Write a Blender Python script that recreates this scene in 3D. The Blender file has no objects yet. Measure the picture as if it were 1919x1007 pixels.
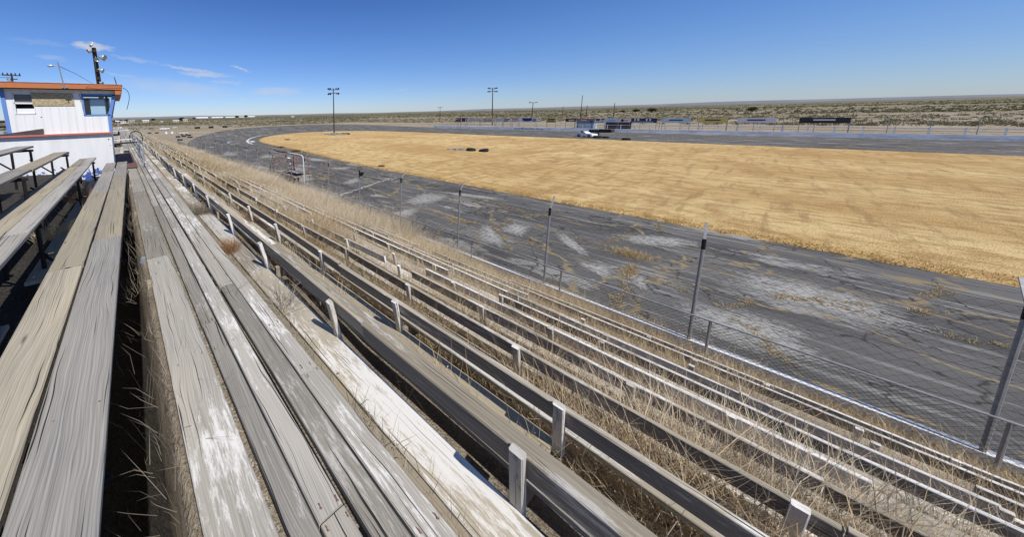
import bpy, bmesh, math, random
import numpy as np
from math import sin, cos, pi, radians, sqrt, atan2
from mathutils import Vector, Matrix

# ------------------------------------------------------------------ camera, sky, sun
H = 6.4                                   # eye height above the track
sc = bpy.context.scene
C = sc.collection
YAW, PITCH, ROLL = radians(33.3), radians(8.0), radians(1.37)
FPX, W, HH, CX, CY = 570.0, 1919.0, 1007.0, 600.0, 297.0
fw = Vector((sin(YAW)*cos(PITCH), cos(YAW)*cos(PITCH), -sin(PITCH)))
r0 = Vector((cos(YAW), -sin(YAW), 0)); u0 = r0.cross(fw)
rt = r0*cos(ROLL) - u0*sin(ROLL); up = r0*sin(ROLL) + u0*cos(ROLL)
cd = bpy.data.cameras.new("camera"); cam = bpy.data.objects.new("camera", cd); C.objects.link(cam)
M = Matrix((rt, up, -fw)).transposed().to_4x4(); M.translation = Vector((0, 0, H)); cam.matrix_world = M
cd.sensor_fit = 'HORIZONTAL'; cd.sensor_width = 36.0
cd.lens = 36.0*FPX/W
cd.shift_x = (W/2-CX)/W; cd.shift_y = -(HH/2-CY)/W
cd.clip_start = 0.05; cd.clip_end = 30000
sc.camera = cam

SUN = Vector((-0.04, -0.62, 0.78)).normalized()
sl = bpy.data.lights.new("sun", 'SUN'); sl.energy = 4.9; sl.angle = radians(0.53); sl.color = (1.0, 0.955, 0.89)
so = bpy.data.objects.new("sun", sl); C.objects.link(so)
so.rotation_euler = (-SUN).to_track_quat('-Z', 'Y').to_euler(); so.location = SUN*50
sc.view_settings.view_transform = 'Standard'; sc.view_settings.look = 'None'
sc.view_settings.exposure = 0.0; sc.view_settings.gamma = 1.0

wd = bpy.data.worlds.new("World"); sc.world = wd; wd.use_nodes = True
wn, wl = wd.node_tree.nodes, wd.node_tree.links
bg = wn["Background"]; bg.inputs[1].default_value = 0.108
sky = wn.new("ShaderNodeTexSky"); sky.sky_type = 'NISHITA'; sky.sun_disc = False
sky.sun_elevation = math.asin(SUN.z); sky.sun_rotation = atan2(SUN.x, SUN.y)
sky.altitude = 500; sky.air_density = 1.0; sky.dust_density = 0.25; sky.ozone_density = 2.6

def wmath(op, a, b=None, c=None):
    n = wn.new("ShaderNodeMath"); n.operation = op
    for i, v in enumerate((a, b, c)):
        if v is None: continue
        if isinstance(v, (int, float)): n.inputs[i].default_value = v
        else: wl.new(v, n.inputs[i])
    return n.outputs[0]
tcw = wn.new("ShaderNodeTexCoord"); sepw = wn.new("ShaderNodeSeparateXYZ"); wl.new(tcw.outputs["Generated"], sepw.inputs[0])
az = wmath('ARCTAN2', sepw.outputs[0], sepw.outputs[1]); el = wmath('ARCSINE', sepw.outputs[2])
cmb = wn.new("ShaderNodeCombineXYZ"); wl.new(az, cmb.inputs[0]); wl.new(el, cmb.inputs[1])
wnz = wn.new("ShaderNodeTexNoise"); wnz.inputs["Scale"].default_value = 9; wnz.inputs["Detail"].default_value = 6
wmp = wn.new("ShaderNodeMapping"); wmp.inputs["Scale"].default_value = (1, 3.2, 1); wmp.inputs["Rotation"].default_value = (0, 0, 0.12)
wl.new(cmb.outputs[0], wmp.inputs[0]); wl.new(wmp.outputs[0], wnz.inputs["Vector"])
wn2 = wn.new("ShaderNodeTexNoise"); wn2.inputs["Scale"].default_value = 34; wn2.inputs["Detail"].default_value = 5
wl.new(wmp.outputs[0], wn2.inputs["Vector"])
azd = wmath('ADD', az, wmath('MULTIPLY', wmath('SUBTRACT', wnz.outputs[0], 0.5), 0.10))
eld = wmath('ADD', el, wmath('MULTIPLY', wmath('SUBTRACT', wn2.outputs[0], 0.5), 0.022))
# thin fair weather clouds: azimuth, elevation, half sizes, slope, strength
CLOUDS = [(-1.9, 10.75, 2.7, .6, -.02, .7), (-8.0, 10.7, 3.4, .4, -.03, .12), (3.2, 9.4, 3.4, .45, -.12, .22),
          (-7.0, 8.8, 1.8, .35, -.05, .2), (1.2, 7.0, 2.6, .3, -.12, .2), (11.5, 8.2, 6.0, .30, -.13, .42),
          (13.5, 7.4, 4.8, .42, -.06, .42), (16.5, 6.2, 2.6, .42, -.05, .36), (19.8, 8.6, 2.0, .22, -.3, .4),
          (25.5, 4.6, 5.6, .85, .0, .34), (19.3, 3.3, .9, .25, 0, .5), (9, 5.2, 11, 1.5, -.08, .24), (48, 4.3, 1, .2, 0, .2),
          (3, .9, 4, .3, 0, .22), (-4, 5.5, 5, .6, .0, .12)]
tot = None
for a0, e0, wa, we, sl_, st in CLOUDS:
    da = wmath('SUBTRACT', azd, radians(a0)); de = wmath('SUBTRACT', eld, radians(e0))
    de = wmath('SUBTRACT', de, wmath('MULTIPLY', da, sl_))
    q = wmath('ADD', wmath('POWER', wmath('DIVIDE', da, radians(wa)), 2), wmath('POWER', wmath('DIVIDE', de, radians(we)), 2))
    v = wmath('MULTIPLY', wmath('MAXIMUM', wmath('SUBTRACT', 1.0, q), 0.0), st)
    tot = v if tot is None else wmath('ADD', tot, v)
tot = wmath('MULTIPLY', tot, wmath('MULTIPLY', wnz.outputs[0], 2.5))
tot = wmath('MINIMUM', tot, 0.8)
tint = wn.new("ShaderNodeMix"); tint.data_type = 'RGBA'; tint.blend_type = 'MULTIPLY'; tint.inputs[0].default_value = 1
wl.new(sky.outputs[0], tint.inputs[6])
wr = wn.new("ShaderNodeValToRGB"); we_ = wr.color_ramp.elements
we_[0].position = 0.0; we_[0].color = (.66, .76, 1.06, 1)
we_[1].position = 1.0; we_[1].color = (1.05, .95, .90, 1)
e_ = we_.new(.14); e_.color = (.52, .745, 1.13, 1)
e_ = we_.new(.30); e_.color = (.34, .59, 1.08, 1)
e_ = we_.new(.52); e_.color = (1.0, .93, .92, 1)
wl.new(wmath('MULTIPLY', el, .6366), wr.inputs[0]); wl.new(wr.outputs[0], tint.inputs[7])
mxw = wn.new("ShaderNodeMix"); mxw.data_type = 'RGBA'; wl.new(tot, mxw.inputs[0])
wl.new(tint.outputs[2], mxw.inputs[6]); mxw.inputs[7].default_value = (5.6, 5.9, 6.6, 1)
wl.new(mxw.outputs[2], bg.inputs[0])

random.seed(7); rng = np.random.default_rng(7)
U = random.uniform

# ------------------------------------------------------------------ materials
class Mt:
    def __init__(s, name, rough=0.9, metal=0.0, spec=0.25):
        s.m = bpy.data.materials.new(name); s.m.use_nodes = True
        s.n = s.m.node_tree.nodes; s.l = s.m.node_tree.links
        s.b = s.n["Principled BSDF"]; s.b.inputs["Roughness"].default_value = rough
        s.b.inputs["Metallic"].default_value = metal; s.b.inputs["Specular IOR Level"].default_value = spec
    def coord(s, kind='UV', scale=(1, 1, 1), rot=(0, 0, 0), loc=(0, 0, 0), src=None):
        if src is None:
            t = s.n.new("ShaderNodeTexCoord"); src = t.outputs[kind]
        mp = s.n.new("ShaderNodeMapping"); mp.inputs["Scale"].default_value = scale
        mp.inputs["Rotation"].default_value = rot; mp.inputs["Location"].default_value = loc
        s.l.new(src, mp.inputs[0]); return mp.outputs[0]
    def noise(s, vec, scale, detail=4, rough=0.55, dist=0.0):
        t = s.n.new("ShaderNodeTexNoise"); t.inputs["Scale"].default_value = scale; t.inputs["Detail"].default_value = detail
        t.inputs["Roughness"].default_value = rough; t.inputs["Distortion"].default_value = dist
        s.l.new(vec, t.inputs["Vector"]); return t.outputs[0]
    def noisec(s, vec, scale, detail=3):
        t = s.n.new("ShaderNodeTexNoise"); t.inputs["Scale"].default_value = scale; t.inputs["Detail"].default_value = detail
        s.l.new(vec, t.inputs["Vector"]); return t.outputs[1]
    def voro(s, vec, scale, feature='F1', rnd=1.0):
        t = s.n.new("ShaderNodeTexVoronoi"); t.feature = feature; t.inputs["Scale"].default_value = scale
        t.inputs["Randomness"].default_value = rnd
        s.l.new(vec, t.inputs["Vector"]); return t
    def ramp(s, fac, stops, interp='LINEAR'):
        t = s.n.new("ShaderNodeValToRGB"); t.color_ramp.interpolation = interp
        e = t.color_ramp.elements
        while len(e) < len(stops): e.new(0.5)
        for x, (p, c) in zip(e, stops):
            x.position = p; x.color = (c, c, c, 1) if isinstance(c, (int, float)) else (*c, 1)
        s.l.new(fac, t.inputs[0]); return t.outputs[0]
    def mix(s, fac, a, b, mode='MIX'):
        t = s.n.new("ShaderNodeMix"); t.data_type = 'RGBA'; t.blend_type = mode
        for i, v in ((0, fac), (6, a), (7, b)):
            if isinstance(v, (int, float)): t.inputs[i].default_value = v if i == 0 else (v, v, v, 1)
            elif isinstance(v, tuple): t.inputs[i].default_value = (*v, 1)
            else: s.l.new(v, t.inputs[i])
        return t.outputs[2]
    def math(s, op, a, b=None, clamp=False):
        t = s.n.new("ShaderNodeMath"); t.operation = op; t.use_clamp = clamp
        for i, v in enumerate((a, b)):
            if v is None: continue
            if isinstance(v, (int, float)): t.inputs[i].default_value = v
            else: s.l.new(v, t.inputs[i])
        return t.outputs[0]
    def warp(s, vec, scale, amt):
        c = s.noisec(vec, scale)
        a = s.n.new("ShaderNodeVectorMath"); a.operation = 'SUBTRACT'; s.l.new(c, a.inputs[0]); a.inputs[1].default_value = (.5, .5, .5)
        b = s.n.new("ShaderNodeVectorMath"); b.operation = 'SCALE'; s.l.new(a.outputs[0], b.inputs[0]); b.inputs[3].default_value = amt
        d = s.n.new("ShaderNodeVectorMath"); d.operation = 'ADD'; s.l.new(vec, d.inputs[0]); s.l.new(b.outputs[0], d.inputs[1])
        return d.outputs[0]
    def col(s, v):
        if isinstance(v, tuple): s.b.inputs["Base Color"].default_value = (*v, 1)
        else: s.l.new(v, s.b.inputs["Base Color"])
        return s
    def bump(s, h, strength=0.4, dist=0.01):
        t = s.n.new("ShaderNodeBump"); t.inputs["Strength"].default_value = strength; t.inputs["Distance"].default_value = dist
        s.l.new(h, t.inputs["Height"]); s.l.new(t.outputs[0], s.b.inputs["Normal"]); return s

def wood(name, lo, hi, paint=0.0, pcol=(.66, .65, .62), fine=1.0):
    """weathered board: grain, growth rings, checks and nail stains run along the board (UV in metres)"""
    t = Mt(name, 0.85, spec=.2)
    info = t.n.new("ShaderNodeTexCoord").outputs["UV"]
    g = t.warp(t.coord(src=info, scale=(0.35, 1, 1)), 2.3, .16)
    a = t.noise(t.coord(src=g, scale=(2.2, 60, 1)), 1.6*fine, 5, .65)
    w = t.n.new("ShaderNodeTexWave"); w.bands_direction = 'Y'; w.inputs["Scale"].default_value = 16; w.inputs["Distortion"].default_value = 7
    w.inputs["Detail"].default_value = 3; w.inputs["Detail Scale"].default_value = .6
    t.l.new(t.coord(src=g, scale=(.55, 1.5, 1)), w.inputs["Vector"])
    big = t.noise(t.coord(src=info, scale=(.5, 2.6, 1)), 1.0, 3)
    base = t.mix(t.ramp(a, [(.3, 0.), (.72, 1.)]), lo, hi)
    base = t.mix(t.math('MULTIPLY', t.ramp(w.outputs[1], [(.0, 1.), (.45, 0.)]), .38), base, tuple(c*.5 for c in lo))
    base = t.mix(t.ramp(big, [(.35, 0.), (.7, .55)]), base, tuple(c*k for c, k in zip(hi, (1.06, 1.0, .90))))
    chk = t.noise(t.coord(src=g, scale=(.9, 34, 1)), 2.6, 2, .4)
    crack = t.ramp(chk, [(.30, 1.), (.345, 0.)])
    base = t.mix(crack, base, tuple(c*.12 for c in lo))
    vn = t.voro(t.coord(src=info, scale=(1.3, 6, 1)), 1.0)
    knot = t.ramp(vn.outputs[0], [(.03, 1.), (.09, 0.)])
    base = t.mix(t.math('MULTIPLY', knot, .75), base, (.09, .055, .03))
    if paint:
        pn = t.noise(t.coord(src=info, scale=(2.6, 15, 1)), 1.6, 8, .8)
        pb = t.noise(t.coord(src=info, scale=(.5, .9, 1)), 1.1, 2)
        pm = t.math('ADD', t.math('MULTIPLY', pn, .62), t.math('MULTIPLY', pb, .5))
        pm = t.math('SUBTRACT', pm, t.math('MULTIPLY', crack, .5))
        th = .77 - .42*paint
        msk = t.ramp(pm, [(th, 0.), (th+.06, 1.)])
        base = t.mix(t.math('MULTIPLY', msk, .9), base, pcol)
    oi = t.n.new("ShaderNodeObjectInfo").outputs["Random"]
    base = t.mix(1.0, base, t.ramp(oi, [(0, (.70, .68, .65)), (.35, (.92, .91, .90)), (.7, (1.05, 1.03, 1.0)), (1, (1.16, 1.16, 1.18))]), 'MULTIPLY')
    hgt = t.math('SUBTRACT', t.math('ADD', t.math('MULTIPLY', a, .5), t.math('MULTIPLY', w.outputs[1], .25)), t.math('MULTIPLY', crack, 1.2))
    return t.col(base).bump(hgt, .55, .006).m

def plain(name, c, rough=.6, metal=0., var=.25, scale=6., dark=None, spec=.3):
    t = Mt(name, rough, metal, spec)
    n = t.noise(t.coord('Object'), scale, 5, .65)
    d = dark or tuple(x*(1-var) for x in c)
    return t.col(t.mix(t.ramp(n, [(.35, 0.), (.65, 1.)]), d, c)).m

def peeling(name, c, under, amt, scale=4., rough=.6, streak=True, low=None):
    """painted surface with paint worn off; low = (z0, z1): wear gathers below z1 (world heights)"""
    t = Mt(name, rough, spec=.3)
    geo = t.n.new("ShaderNodeNewGeometry").outputs["Position"]
    n = t.noise(t.coord(src=geo), scale, 7, .7)
    m = n
    if low:
        sp = t.n.new("ShaderNodeSeparateXYZ"); t.l.new(geo, sp.inputs[0])
        mr = t.n.new("ShaderNodeMapRange"); mr.inputs[1].default_value = low[0]; mr.inputs[2].default_value = low[1]
        mr.inputs[3].default_value = .27; mr.inputs[4].default_value = 0.0
        t.l.new(sp.outputs[2], mr.inputs[0]); m = t.math('ADD', n, mr.outputs[0])
    msk = t.ramp(m, [(1-amt, 0.), (1-amt+.012, 1.)])
    g = t.noise(t.coord(src=geo, scale=(3, 3, .5)), 2.2, 4)
    base = t.mix(t.ramp(g, [(.3, 0.), (.75, 1.)]), tuple(x*.86 for x in c), c)
    return t.col(t.mix(msk, base, under)).m

MAT = {}
MAT['walk'] = wood('walkway_wood', (.20, .19, .17), (.45, .435, .395), .42)
MAT['bench'] = wood('bench_wood', (.175, .168, .158), (.44, .43, .405), 0)
MAT['bench_y'] = wood('bench_wood_warm', (.21, .188, .145), (.44, .405, .32), 0)
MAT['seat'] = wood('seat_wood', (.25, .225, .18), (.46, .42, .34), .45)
MAT['seatw'] = wood('seat_wood_white', (.25, .225, .18), (.46, .42, .34), .49)
MAT['foot'] = wood('foot_wood', (.21, .185, .14), (.42, .37, .28), .18)
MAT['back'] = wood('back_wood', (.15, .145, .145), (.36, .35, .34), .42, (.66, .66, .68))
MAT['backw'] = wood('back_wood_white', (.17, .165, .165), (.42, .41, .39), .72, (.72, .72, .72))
MAT['post'] = wood('post_wood', (.2, .185, .16), (.45, .42, .37), .66)
MAT['blacksteel'] = plain('black_steel', (.022, .02, .02), .55, .3)
MAT['galv'] = plain('galvanised_steel', (.34, .345, .36), .5, .35, .3, 12)
MAT['wire'] = plain('fence_wire', (.16, .165, .17), .5, .6, .1)
MAT['white'] = peeling('white_paint', (.72, .73, .74), (.30, .28, .26), .34, 9)
MAT['rust'] = plain('rust', (.30, .16, .11), .85, .0, .5, 14)
MAT['redwhite'] = peeling('red_white_paint', (.42, .29, .25), (.24, .09, .06), .5, 6)
MAT['black'] = plain('black_rubber', (.016, .016, .018), .75, 0, .3)
MAT['darkpole'] = plain('creosoted_pole', (.055, .042, .034), .85, 0, .4, 3)
MAT['lamp'] = plain('lamp_metal', (.6, .63, .62), .3, .5, .15)
MAT['conc'] = plain('concrete', (.34, .33, .31), .9, 0, .35, 5)
MAT['straw'] = None

def straw(name, a, b, c):
    t = Mt(name, .8, spec=.15)
    o = t.n.new("ShaderNodeTexCoord").outputs["UV"]
    sp = t.n.new("ShaderNodeSeparateXYZ"); t.l.new(o, sp.inputs[0])
    t.col(t.ramp(sp.outputs[0], [(0, a), (.5, b), (1, c)]))
    tr = t.n.new("ShaderNodeBsdfTranslucent"); t.l.new(t.b.inputs["Base Color"].links[0].from_socket, tr.inputs[0])
    mx = t.n.new("ShaderNodeMixShader"); mx.inputs[0].default_value = .3
    out = t.n["Material Output"]; t.l.new(t.b.outputs[0], mx.inputs[1]); t.l.new(tr.outputs[0], mx.inputs[2]); t.l.new(mx.outputs[0], out.inputs[0])
    return t.m
MAT['straw'] = straw('dry_straw', (.36, .26, .13), (.62, .49, .29), (.78, .68, .48))
MAT['pale_straw'] = straw('pale_dry_brush', (.36, .28, .18), (.60, .50, .35), (.76, .68, .54))
MAT['brown_weed'] = straw('brown_dry_weed', (.20, .135, .075), (.46, .34, .20), (.66, .54, .36))
MAT['redweed'] = straw('red_dry_weed', (.20, .10, .05), (.42, .24, .11), (.60, .44, .27))
MAT['greyweed'] = straw('grey_dead_weed', (.14, .11, .085), (.32, .27, .21), (.5, .44, .35))
MAT['sage'] = straw('sagebrush', (.09, .085, .042), (.165, .152, .08), (.27, .24, .145))
MAT['gold'] = straw('golden_grass', (.42, .27, .09), (.62, .43, .17), (.75, .58, .30))

# ------------------------------------------------------------------ mesh builder
def V(x, y, z): return Vector((x, y, z+H))      # z given as height relative to the eye
class MB:
    def __init__(s): s.v, s.f, s.uv, s.mi = [], [], [], []; s.cur = 0
    def face(s, pts, uvs=None):
        i = len(s.v); s.v += [tuple(p) for p in pts]; s.f.append(tuple(range(i, i+len(pts))))
        s.uv += list(uvs) if uvs else [(p[0], p[1]) for p in pts]; s.mi.append(s.cur)
    def board(s, p0, p1, w, t, upv=(0, 0, 1), ch=0.006, edge=0, twist=0.0, n=1, bow=0.0):
        """chamfered board from p0 to p1; upv = face normal; w across, t thick, top face through p0-p1 line"""
        p0, p1 = Vector(p0), Vector(p1); d = (p1-p0); L = d.length; d.normalize()
        upv = Vector(upv).normalized(); sd = d.cross(upv).normalized(); un = sd.cross(d).normalized()
        c = min(ch, t*.3, w*.3); hw = w/2
        prof = [(-hw+c, 0), (hw-c, 0), (hw, -c), (hw, -t+c), (hw-c, -t), (-hw+c, -t), (-hw, -t+c), (-hw, -c)]
        per = [0]
        for i in range(8):
            a, b = prof[i], prof[(i+1) % 8]; per.append(per[-1]+math.hypot(a[0]-b[0], a[1]-b[1]))
        ou, ov = U(0, 60), U(0, 60); rings = []
        for k in range(n+1):
            f = k/n; ang = twist*(f-.5); off = sin(pi*f)*bow
            cc, ss = cos(ang), sin(ang); ctr = p0+d*(L*f)+un*off
            rings.append([ctr+sd*(x*cc-y*ss)+un*(x*ss+y*cc) for x, y in prof])
        for k in range(n):
            for i in range(8):
                j = (i+1) % 8
                u_, u2 = ou+L*k/n, ou+L*(k+1)/n
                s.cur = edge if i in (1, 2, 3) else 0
                s.face([rings[k][i], rings[k][j], rings[k+1][j], rings[k+1][i]], [(u_, ov+per[i]), (u_, ov+per[i+1]), (u2, ov+per[i+1]), (u2, ov+per[i])])
        s.cur = 0
        for R, o in ((rings[0], 0), (rings[-1], 1)):
            pts = R[::-1] if o == 0 else R
            pr = prof[::-1] if o == 0 else prof
            s.face(pts, [(ou+b*2, ov+a*.06) for a, b in pr])
        return s
    def nails(s, x, ys_, z, half, r=.0045):
        s.cur = 1
        for y in ys_:
            for sx in (-half, half):
                c = V(x+sx+U(-.012, .012), y+U(-.015, .015), z+.0022+U(0, .002)); rr = r*U(.8, 1.3)
                s.face([c+Vector((cos(k*pi/3)*rr, sin(k*pi/3)*rr, 0)) for k in range(6)])
                s.face([c+Vector((U(-.6, .6)*rr, 0, -.0008)), c+Vector((rr*.9, rr*6*U(.4, 1), -.0008)), c+Vector((-rr*.5, rr*7*U(.4, 1), -.0008))])
        s.cur = 0
    def box(s, c, size, rot=0.0):
        x, y, z = (q/2 for q in size); c = Vector(c); R = Matrix.Rotation(rot, 3, 'Z')
        P = [c+R @ Vector((a*x, b*y, e*z)) for e in (-1, 1) for b in (-1, 1) for a in (-1, 1)]
        for q in ((0, 2, 3, 1), (4, 5, 7, 6), (0, 1, 5, 4), (2, 6, 7, 3), (0, 4, 6, 2), (1, 3, 7, 5)): s.face([P[i] for i in q])
        return s
    def prism(s, poly, off):
        """extrude a closed polygon of 3-d points by vector off"""
        poly = [Vector(p) for p in poly]; off = Vector(off); q = [p+off for p in poly]
        nrm = sum(((poly[i]-poly[0]).cross(poly[(i+1) % len(poly)]-poly[0]) for i in range(1, len(poly)-1)), Vector())
        if nrm.dot(off) > 0: s.face(poly[::-1]); s.face(q); fl = False
        else: s.face(poly); s.face(q[::-1]); fl = True
        for i in range(len(poly)):
            j = (i+1) % len(poly); a = [poly[i], poly[j], q[j], q[i]]
            s.face(a[::-1] if fl else a)
        return s
    def tube(s, pts, r, n=8, cap=True, r2=None):
        pts = [Vector(p) for p in pts]; rings = []; m = len(pts)
        for i, p in enumerate(pts):
            d = (pts[min(i+1, m-1)]-pts[max(i-1, 0)]).normalized()
            a = Vector((0, 0, 1)) if abs(d.z) < .9 else Vector((1, 0, 0))
            e1 = d.cross(a).normalized(); e2 = d.cross(e1).normalized()
            rr = r if r2 is None else r+(r2-r)*i/(m-1)
            rings.append([p+e1*rr*cos(2*pi*k/n)+e2*rr*sin(2*pi*k/n) for k in range(n)])
        for i in range(m-1):
            for k in range(n):
                j = (k+1) % n; s.face([rings[i][k], rings[i+1][k], rings[i+1][j], rings[i][j]])
        if cap: s.face(rings[0]); s.face(rings[-1][::-1])
        return s
    def lathe(s, c, prof, n=16, axis=(0, 0, 1)):
        c = Vector(c); ax = Vector(axis).normalized(); a = Vector((1, 0, 0)) if abs(ax.x) < .9 else Vector((0, 1, 0))
        e1 = ax.cross(a).normalized(); e2 = ax.cross(e1)
        R = [[c+ax*h+(e1*cos(2*pi*k/n)+e2*sin(2*pi*k/n))*r for k in range(n)] for r, h in prof]
        for i in range(len(R)-1):
            for k in range(n):
                j = (k+1) % n; s.face([R[i][k], R[i][j], R[i+1][j], R[i+1][k]])
        return s
    def build(s, name, mat, parent=None, smooth=False):
        base = Vector(parent.matrix_world.translation) if parent else Vector()
        if parent is not None:
            base = Vector(parent['_b'])
        me = bpy.data.meshes.new(name)
        me.from_pydata([tuple(Vector(v)-base) for v in s.v], [], s.f)
        uv = me.uv_layers.new(name="UVMap"); uv.data.foreach_set("uv", np.array(s.uv, dtype=np.float32).ravel())
        mats = mat if isinstance(mat, list) else [mat]
        for m in mats: me.materials.append(m)
        if len(mats) > 1: me.polygons.foreach_set("material_index", s.mi)
        if smooth:
            bm = bmesh.new(); bm.from_mesh(me); bmesh.ops.remove_doubles(bm, verts=bm.verts, dist=1e-5); bm.to_mesh(me); bm.free()
            me.polygons.foreach_set("use_smooth", [True]*len(me.polygons))
        me.update()
        o = bpy.data.objects.new(name, me); C.objects.link(o)
        if parent is not None: o.parent = parent; o['_b'] = tuple(base)
        return o
def tag(o, label, cat, group=None):
    o['label'] = label; o['category'] = cat
    if group: o['group'] = group
    return o
def thing(name, label, cat, loc, group=None):
    o = bpy.data.objects.new(name, None); C.objects.link(o); o.location = loc; o['_b'] = tuple(loc)
    o.empty_display_size = .2
    return tag(o, label, cat, group)
def kind(o, k='structure'): o['kind'] = k; return o
def dup(root, loc, label=None):
    r = root.copy(); C.objects.link(r); r.location = loc; r['_b'] = tuple(loc)
    if label: r['label'] = label
    for ch in list(root.children):
        c = ch.copy(); C.objects.link(c); c.parent = r
        for g in list(ch.children):
            d = g.copy(); C.objects.link(d); d.parent = c
    return r
def one(mb, name, mat, label, cat, base=(0, 0, 0), group=None):
    """a thing that is a single mesh"""
    e = Vector(base)
    mb.v = [tuple(Vector(v)-e) for v in mb.v]; o = mb.build(name, mat); o.location = e
    return tag(o, label, cat, group)

# ------------------------------------------------------------------ tufts of blades (numpy)
def tufts(name, pts, hts, mat, blades=26, width=.004, spread=.16, lean=.55, col=None, seg=2, parent=None):
    """many thin bent blades rising from each point"""
    pts = np.asarray(pts, float); n = len(pts); hts = np.asarray(hts, float)
    N = n*blades; P = np.repeat(pts, blades, 0); Ht = np.repeat(hts, blades)*rng.uniform(.45, 1.05, N)
    th = rng.uniform(0, 2*pi, N); rad = rng.uniform(0, 1, N)**.7*spread*np.repeat(hts, blades)/.3
    P = P+np.stack([np.cos(th)*rad, np.sin(th)*rad, np.zeros(N)], 1)
    th2 = th+rng.normal(0, .9, N); ln = rng.uniform(.1, 1, N)*lean
    d = np.stack([np.cos(th2)*ln, np.sin(th2)*ln, np.ones(N)], 1)
    mid = P+d*(Ht*.5)[:, None]; bend = rng.uniform(.3, 1.5, N)
    tip = mid+np.stack([d[:, 0]*bend+rng.normal(0, .18, N), d[:, 1]*bend+rng.normal(0, .18, N), rng.uniform(.35, 1, N)], 1)*(Ht*.5)[:, None]
    a = rng.uniform(0, 2*pi, N); sd = np.stack([np.cos(a), np.sin(a), rng.normal(0, .3, N)], 1)
    wv = np.repeat(width if np.ndim(width) == 0 else np.asarray(width), 1) if np.ndim(width) == 0 else np.repeat(width, blades)
    wv = np.broadcast_to(wv, (N,))*rng.uniform(.6, 1.4, N)
    sd = sd*wv[:, None]
    vs = np.stack([P-sd, P+sd, mid-sd*.8, mid+sd*.8, tip], 1).reshape(-1, 3)
    b = np.arange(N)*5
    tri = np.stack([b, b+1, b+3, b, b+3, b+2, b+2, b+3, b+4], 1).reshape(-1, 3)
    me = bpy.data.meshes.new(name); me.vertices.add(len(vs)); me.vertices.foreach_set("co", vs.ravel())
    me.loops.add(tri.size); me.loops.foreach_set("vertex_index", tri.ravel().astype(np.int32))
    me.polygons.add(len(tri)); me.polygons.foreach_set("loop_start", np.arange(0, tri.size, 3, dtype=np.int32))
    c = rng.uniform(0, 1, n) if col is None else np.asarray(col)
    cc = np.clip(np.repeat(c, blades)*.6+rng.uniform(0, .4, N), 0, 1)
    uv = me.uv_layers.new(name="UVMap"); uvd = np.zeros((tri.size, 2), np.float32); uvd[:, 0] = np.repeat(cc, 9)
    uv.data.foreach_set("uv", uvd.ravel()); me.materials.append(mat); me.update(calc_edges=True)
    o = bpy.data.objects.new(name, me); C.objects.link(o)
    if parent is not None: o.parent = parent
    return o

# ------------------------------------------------------------------ the ground
def catmull(P, per=6, closed=True):
    out = []; n = len(P); P = [Vector(p) for p in P]
    for i in range(n):
        a, b, c, d = P[(i-1) % n], P[i], P[(i+1) % n], P[(i+2) % n]
        for k in range(per):
            t = k/per
            out.append(.5*((2*b)+(-a+c)*t+(2*a-5*b+4*c-d)*t*t+(-a+3*b-3*c+d)*t**3))
    return out
YM = 8.0
inner_n = [(25.2, 18), (25.6, 32), (27.3, 43), (28.4, 54), (29.3, 66), (31.2, 77), (36.6, 88), (44.5, 97), (55, 103), (67, 102), (76.5, 96), (82, 86), (84.4, 72), (84.6, 55), (84.3, 38), (84.2, 18)]
outer_n = [(11.3, 18), (11.3, 32), (11.3, 43), (11.4, 54), (11.6, 66), (14, 79), (21, 94), (33, 113), (50, 130), (74, 142), (98, 146), (116, 136), (118, 110), (115, 80), (113.4, 44), (111.6, 18)]
bank_n = [.0, .0, .05, .1, .3, .9, 1.6, 1.9, 1.9, 1.7, 1.3, .8, .3, .1, .1, .1]
inner = catmull([(x, y, 0) for x, y in inner_n]+[(x, 2*YM-y, 0) for x, y in inner_n[::-1]])
outer = catmull([(x, y, b) for (x, y), b in zip(outer_n, bank_n)]+[(x, 2*YM-y, b) for (x, y), b in zip(outer_n[::-1], bank_n[::-1])])

def terrain(x, y):
    d = math.hypot(x, y)
    z = -.06
    if d > 260: z += (d-260)*.006*min(1, (d-260)/500)
    if d > 330: z += 1.2*sin(x*.012)*cos(y*.009)*min(1, (d-330)/400)
    return z
mb = MB(); rs = [0]+[12*1.14**k for k in range(48)]; NA = 128
rs = [r for r in rs if r < 5200]+[5200]
grid = [[Vector((60+r*sin(2*pi*a/NA), 20+r*cos(2*pi*a/NA), terrain(60+r*sin(2*pi*a/NA), 20+r*cos(2*pi*a/NA)))) for a in range(NA)] for r in rs]
for i in range(len(rs)-1):
    for a in range(NA):
        b = (a+1) % NA
        if i == 0: mb.face([grid[0][0], grid[1][a], grid[1][b]][::-1])
        else: mb.face([grid[i][a], grid[i][b], grid[i+1][b], grid[i+1][a]])
t = Mt('desert_ground', .95, spec=.1)
pos = t.n.new("ShaderNodeNewGeometry").outputs["Position"]
n1 = t.noise(t.coord(src=pos), .035, 6, .6); n2 = t.noise(t.coord(src=pos), .6, 6, .7); n3 = t.noise(t.coord(src=pos), 9, 3)
base = t.mix(t.ramp(n1, [(.35, 0.), (.65, 1.)]), (.26, .205, .135), (.36, .31, .235))
base = t.mix(t.ramp(n2, [(.45, 0.), (.7, .5)]), base, (.21, .17, .11))
dist = t.n.new("ShaderNodeVectorMath"); dist.operation = 'LENGTH'; t.l.new(pos, dist.inputs[0])
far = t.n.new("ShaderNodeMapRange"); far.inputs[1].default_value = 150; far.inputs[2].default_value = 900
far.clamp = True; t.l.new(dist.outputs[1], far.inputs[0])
sg = t.noise(t.coord(src=pos, scale=(1, 1, .1)), .014, 8, .72)
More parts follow.
